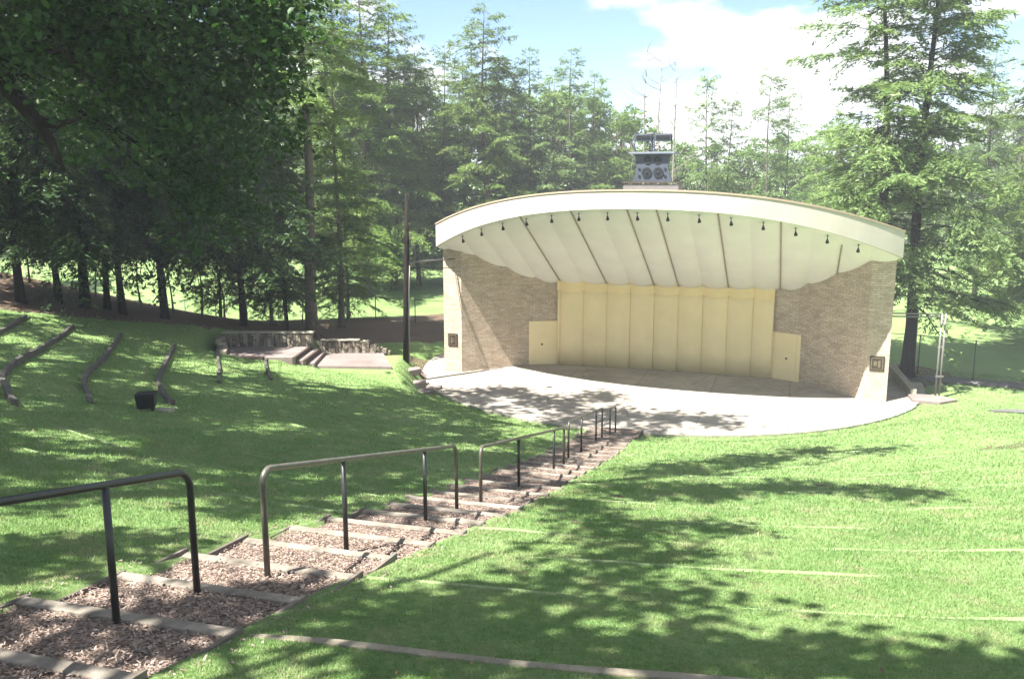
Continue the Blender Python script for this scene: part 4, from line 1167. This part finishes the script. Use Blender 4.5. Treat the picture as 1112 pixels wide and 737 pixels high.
# oaks whose crowns are above the frame and cast the dappled shade
cB = [caster(x, y, h, r) for x, y, h, r in [(.2, 5.6, 10, 1.0), (1.1, 5.9, 10.5, .9), (2.0, 5.7, 10, .8), (3.3, 5.5, 10, .9), (4.2, 5.3, 10.5, .9), (-.6, 6.2, 10, 1.2), (-1.6, 6.9, 10, 1.0), (.3, 7.5, 11, .9), (1.4, 7.6, 11, .8), (2.3, 5.0, 11, 1.2),
                                           (1.2, 9.0, 11, .7), (1.9, 9.6, 11, .7), (2.7, 11.9, 12, .9), (1.3, 12.3, 12, .9), (1.5, 10.6, 12, .8), (-4.6, 7.4, 9, .9), (-4.0, 8.8, 9.5, .7), (-3, 5.6, 9, 1.0), (-5.8, 6.6, 9, 1.2)]]
oak(-7.5, -.5, [(-7.5, -.5, 5.5), (-7.3, -.2, 9.5), (-6.6, .4, 12), (-5.5, 1.5, 14)], cB, 'oak left of the viewer whose crown above the photo shades the nearest lawn', 111, 430, .2, .4)
cC = [caster(x, y, h, r) for x, y, h, r in [(2.5, 16.1, 16, 1.4), (4.2, 16.4, 16, 1.3), (6.2, 16.9, 16, 1.3), (7.6, 16.2, 16, .9), (3.6, 19.5, 17, 1.2), (4.8, 21.3, 17, 1.2), (6.4, 22.8, 17, 1.1), (8.4, 23.8, 17, .9), (10.4, 23.6, 17, .6), (1.0, 14.2, 15, .9),
                                           (-1.5, 12.4, 15, .9), (-3.4, 11.2, 14, .8), (-2.6, 17.5, 16, 1.5), (-.5, 20.5, 17, 1.4), (-5.5, 16.0, 15, 1.6), (-7.2, 13.2, 14, 1.5), (-8.2, 18.6, 16, 1.5), (-5.2, 20.4, 16, 1.5), (-9.6, 15.4, 15, 1.5), (-6.6, 10.0, 13, .9), (.8, 24, 18, 1.3), (-2.2, 23.6, 18, 1.5), (3.0, 26.6, 19, 1.1), (-4.4, 13.6, 14, 1.5), (-8.8, 12.0, 14, 1.4), (-2.2, 14.6, 15, 1.0), (-6.4, 18.4, 16, 1.5), (-3.8, 21.8, 17, 1.5), (-7.4, 22.6, 17, 1.5), (-10.6, 18.0, 16, 1.5), (-.6, 17.2, 16, .9), (-3.4, 26.0, 18, 1.4)]]
oak(-11.8, 6.2, [(-11.8, 6.2, 5.2), (-11.4, 6.8, 12), (-10.0, 8.6, 17), (-7.2, 11.2, 19.5)], cC, 'tallest oak left of the viewer, crown above the photo, shading the middle lawn', 113, 380, .24, .5, .36)
cD = [caster(x, y, h, r) for x, y, h, r in [(.1, 35.0, 19, 1.2), (1.6, 33.2, 19, 1.4), (3.2, 34.2, 20, 1.1), (4.0, 31.4, 19, 1.3), (6.2, 30.9, 20, 1.2), (7.6, 30.2, 20, .7), (-1.5, 34.2, 18, 1.2), (2.2, 30.6, 19, 1.2), (-3.6, 31.4, 18, 1.5), (-6.4, 28.4, 17, 1.6), (-5.2, 24.6, 17, 1.6),
                                           (-8.4, 24.2, 17, 1.6), (-10.6, 27.4, 17, 1.3), (-12.9, 26.0, 17, 1.6), (-12.0, 21.4, 16, 1.6), (-14.8, 23.6, 16, 1.4), (-15.4, 29.2, 17, 1.3), (-13.4, 31.4, 17, 1.2), (-1.2, 28.6, 18, 1.4), (-9.0, 31.0, 17, .9), (4.4, 28.4, 19, 1.2), (-7.6, 26.0, 17, 1.5), (-10.4, 24.0, 17, 1.5), (-12.6, 23.6, 17, 1.4), (-9.6, 21.0, 16, 1.5), (-13.0, 28.6, 17, 1.3), (-16.6, 26.4, 17, 1.3), (-17.6, 31.0, 17, 1.2), (-15.8, 33.0, 17, 1.2), (-11.2, 33.0, 17, .9), (-1.6, 31.2, 18, 1.3), (-5.0, 29.6, 17, 1.2), (-8.0, 29.4, 17, .9), (-3.2, 34.4, 18, .9), (-5, 27, 17, 1.2), (-3.4, 28.6, 17, 1.1), (-2.2, 26.5, 17, 1.2), (-6, 25, 17, 1.2), (-4.6, 23, 17, 1.2), (-1.2, 25.6, 17, 1.0), (-7.5, 19.8, 16, 1.2), (-9.4, 19.6, 16, 1.2), (-5.6, 18.2, 16, 1.2), (-12.4, 18.4, 15, 1.3), (-9.0, 10.6, 13, 1.0)]]
oak(-21.5, 21.5, [(-21.5, 21.5, 4), (-21.0, 22, 11), (-19, 23, 17), (-16, 24.5, 21)], cD, 'spreading oak beyond the left photo edge, shading the curved low walls and stage floor', 115, 330, .26, .5, .4)

# ---------------------------------------------------------------- grass blades
def grass():
    n = 1250000
    u = RNG.random(n); d = 4.2 * (44 / 4.2) ** u; a = (RNG.random(n) - .5) * 1.80
    x = d * np.sin(a); y = d * np.cos(a); 
    lat = (x - S0[0]) * SR[0] + (y - S0[1]) * SR[1]; t = (x - S0[0]) * SD[0] + (y - S0[1]) * SD[1]
    ok = ~((np.abs(lat) < .97) & (t > -.3))
    ok &= np.hypot(x - CC[0], y - CC[1]) > RA + .1
    s2 = (x + 19) * -.655 + (y - 32.3) * .756
    ok &= ~((s2 > .2 + RNG.normal(0, .35, n)) & (x < -2))
    ok &= ~((x > -12.3) & (x < -4.8) & (y > 34.1) & (y < 37.8))
    ok &= ~((x > 15.7) & (x < 17.5) & (y > 33) & (y < 38.5))
    for R in RINGS[1:11]:
        pass
    n1 = np.sin(x * 1.7 + 2.1 * np.sin(y * 1.3)) * np.sin(y * 2.1 + 1.7 * np.sin(x * .9))
    ok &= RNG.random(n) < (.78 + .3 * n1)
    for (wx, wy, wr) in WORN: ok &= ~(np.hypot(x - wx, y - wy) < wr * RNG.uniform(.2, .9, n))
    x, y, d = x[ok], y[ok], d[ok]; n = len(x); z = height(x, y)
    sc = np.maximum(1, d / 7.0); h = RNG.uniform(.012, .034, n) * np.minimum(sc, 2.0); w = RNG.uniform(.0028, .0055, n) * sc
    an = RNG.random(n) * 6.283; le = RNG.random(n) * 6.283; ll = h * RNG.uniform(.1, .9, n)
    p = np.stack([x, y, z - .004], 1); s = np.stack([np.cos(an) * w, np.sin(an) * w, np.zeros(n)], 1)
    tip = p + np.stack([np.cos(le) * ll, np.sin(le) * ll, h], 1)
    V = np.stack([p - s, p + s, tip], 1).reshape(-1, 3)
    o = np_mesh('grass', V, np.arange(3 * n).reshape(-1, 3), M['blade'])
    tag(o, 'short mown green grass covering the sloping lawn rows', 'grass', kind='stuff')
grass()
# fallen leaves and twigs on the near lawn
def litter():
    n = 160; x = RNG.uniform(-5, 8, n); y = RNG.uniform(5, 20, n)
    lat = (x - S0[0]) * SR[0] + (y - S0[1]) * SR[1]; k = np.abs(lat) > 1.0; x, y = x[k], y[k]; n = len(x)
    c = np.stack([x, y, height(x, y) + .04], 1); nr = unit(RNG.normal(0, .5, (n, 3)) + [0, 0, 1]); a = unit(np.cross(nr, RNG.normal(0, 1, (n, 3)))); b_ = np.cross(nr, a)
    s = RNG.uniform(.012, .03, (n, 1)); V, F = quads(c, a * s, b_ * s * .5)
    o = np_mesh('fallen_leaves', V, F, simple('dry_leaf', (.16, .10, .06), .8, .4)); tag(o, 'scattered brown fallen leaves on the lawn', 'leaves', kind='stuff')
litter()

# ---------------------------------------------------------------- haze
if HAZE > 0:
    b = MB(); b.box((0, 200, 12), (900, 760, 50)); m = bpy.data.materials.new('haze_air'); m.use_nodes = True; nt = m.node_tree
    for n in list(nt.nodes): nt.nodes.remove(n)
    pv = nt.nodes.new('ShaderNodeVolumePrincipled'); pv.inputs['Color'].default_value = (.92, .96, 1, 1); pv.inputs['Density'].default_value = HAZE; pv.inputs['Anisotropy'].default_value = .0
    mo = nt.nodes.new('ShaderNodeOutputMaterial'); nt.links.new(pv.outputs[0], mo.inputs['Volume'])
    tag(b.build('haze', m), 'thin bright summer haze paling the far trees', 'haze', kind='stuff')

# ---------------------------------------------------------------- sky, sun, camera
w = bpy.data.worlds.new('World'); SC.world = w; w.use_nodes = True; nt = w.node_tree
for n in list(nt.nodes): nt.nodes.remove(n)
EL = math.radians(58.9); trav = np.array([KS[0], KS[1]]); trav = trav / np.linalg.norm(trav)
sky = nt.nodes.new('ShaderNodeTexSky'); sky.sky_type = 'NISHITA'; sky.sun_disc = False; sky.sun_elevation = EL
sky.sun_rotation = math.atan2(-trav[0], -trav[1]); sky.air_density = 1.0; sky.dust_density = .4
tc = nt.nodes.new('ShaderNodeTexCoord')
sx = nt.nodes.new('ShaderNodeSeparateXYZ'); nt.links.new(tc.outputs['Generated'], sx.inputs[0])
ad = N(nt, 'ShaderNodeMath', operation='ADD'); nt.links.new(sx.outputs[2], ad.inputs[0]); ad.inputs[1].default_value = .12
mx = N(nt, 'ShaderNodeMath', operation='MAXIMUM'); nt.links.new(ad.outputs[0], mx.inputs[0]); mx.inputs[1].default_value = .04
dv = N(nt, 'ShaderNodeVectorMath', operation='DIVIDE'); nt.links.new(tc.outputs['Generated'], dv.inputs[0])
cb = nt.nodes.new('ShaderNodeCombineXYZ'); [nt.links.new(mx.outputs[0], cb.inputs[i]) for i in range(3)]; nt.links.new(cb.outputs[0], dv.inputs[1])
mp = N(nt, 'ShaderNodeMapping'); mp.inputs['Scale'].default_value = (1.0, 1.0, 2.1); mp.inputs['Location'].default_value = (CLX, CLY, 0) if 'CLX' in globals() else (CL1, CL2, 0)
nt.links.new(tc.outputs['Generated'], mp.inputs[0])
cn = noise(nt, mp.outputs[0], 4.2, 9, .52)
cm = ramp(nt, cn, [(.475, (0, 0, 0)), (.54, (1, 1, 1))])
cs = ramp(nt, noise(nt, mp.outputs[0], 3.0, 6, .6), [(.3, (.86, .89, .94)), (.62, (1, 1, 1))])
cloudc = mix(nt, 1.0, cs, (CLOUDB, CLOUDB, CLOUDB), 'MULTIPLY')
# darker towards the zenith: no clouds counted there, keeps shade cool
skycol = mix(nt, 1.0, sky.outputs[0], (.50, .62, .74), 'MULTIPLY')
fin = mix(nt, cm, skycol, cloudc)
bg = nt.nodes.new('ShaderNodeBackground'); bg.inputs[1].default_value = SKYS; nt.links.new(fin, bg.inputs[0])
wo = nt.nodes.new('ShaderNodeOutputWorld'); nt.links.new(bg.outputs[0], wo.inputs[0])

L = bpy.data.lights.new('sun', 'SUN'); L.energy = SUNE; L.angle = math.radians(.53); L.color = (1.0, .972, .93)
so = bpy.data.objects.new('sun', L); COL.objects.link(so)
d = Vector((trav[0] * math.cos(EL), trav[1] * math.cos(EL), -math.sin(EL))); so.rotation_euler = d.to_track_quat('-Z', 'Y').to_euler(); so.location = (-20, -10, 60)

cam = bpy.data.cameras.new('camera'); cam.sensor_width = 36; cam.lens = 36 * 950 / 1112; cam.clip_end = 3000; cam.clip_start = .05
co = bpy.data.objects.new('camera', cam); COL.objects.link(co); co.location = (0, 0, 8.5); co.rotation_euler = (math.pi / 2 - P_, 0, 0)
SC.camera = co
SC.view_settings.view_transform = 'Standard'; SC.view_settings.look = 'None'; SC.view_settings.gamma = 1; SC.view_settings.exposure = EXPO
SC.render.engine = 'CYCLES'
SC.cycles.max_bounces = 8; SC.cycles.diffuse_bounces = 4; SC.cycles.transparent_max_bounces = 8; SC.cycles.use_denoising = True
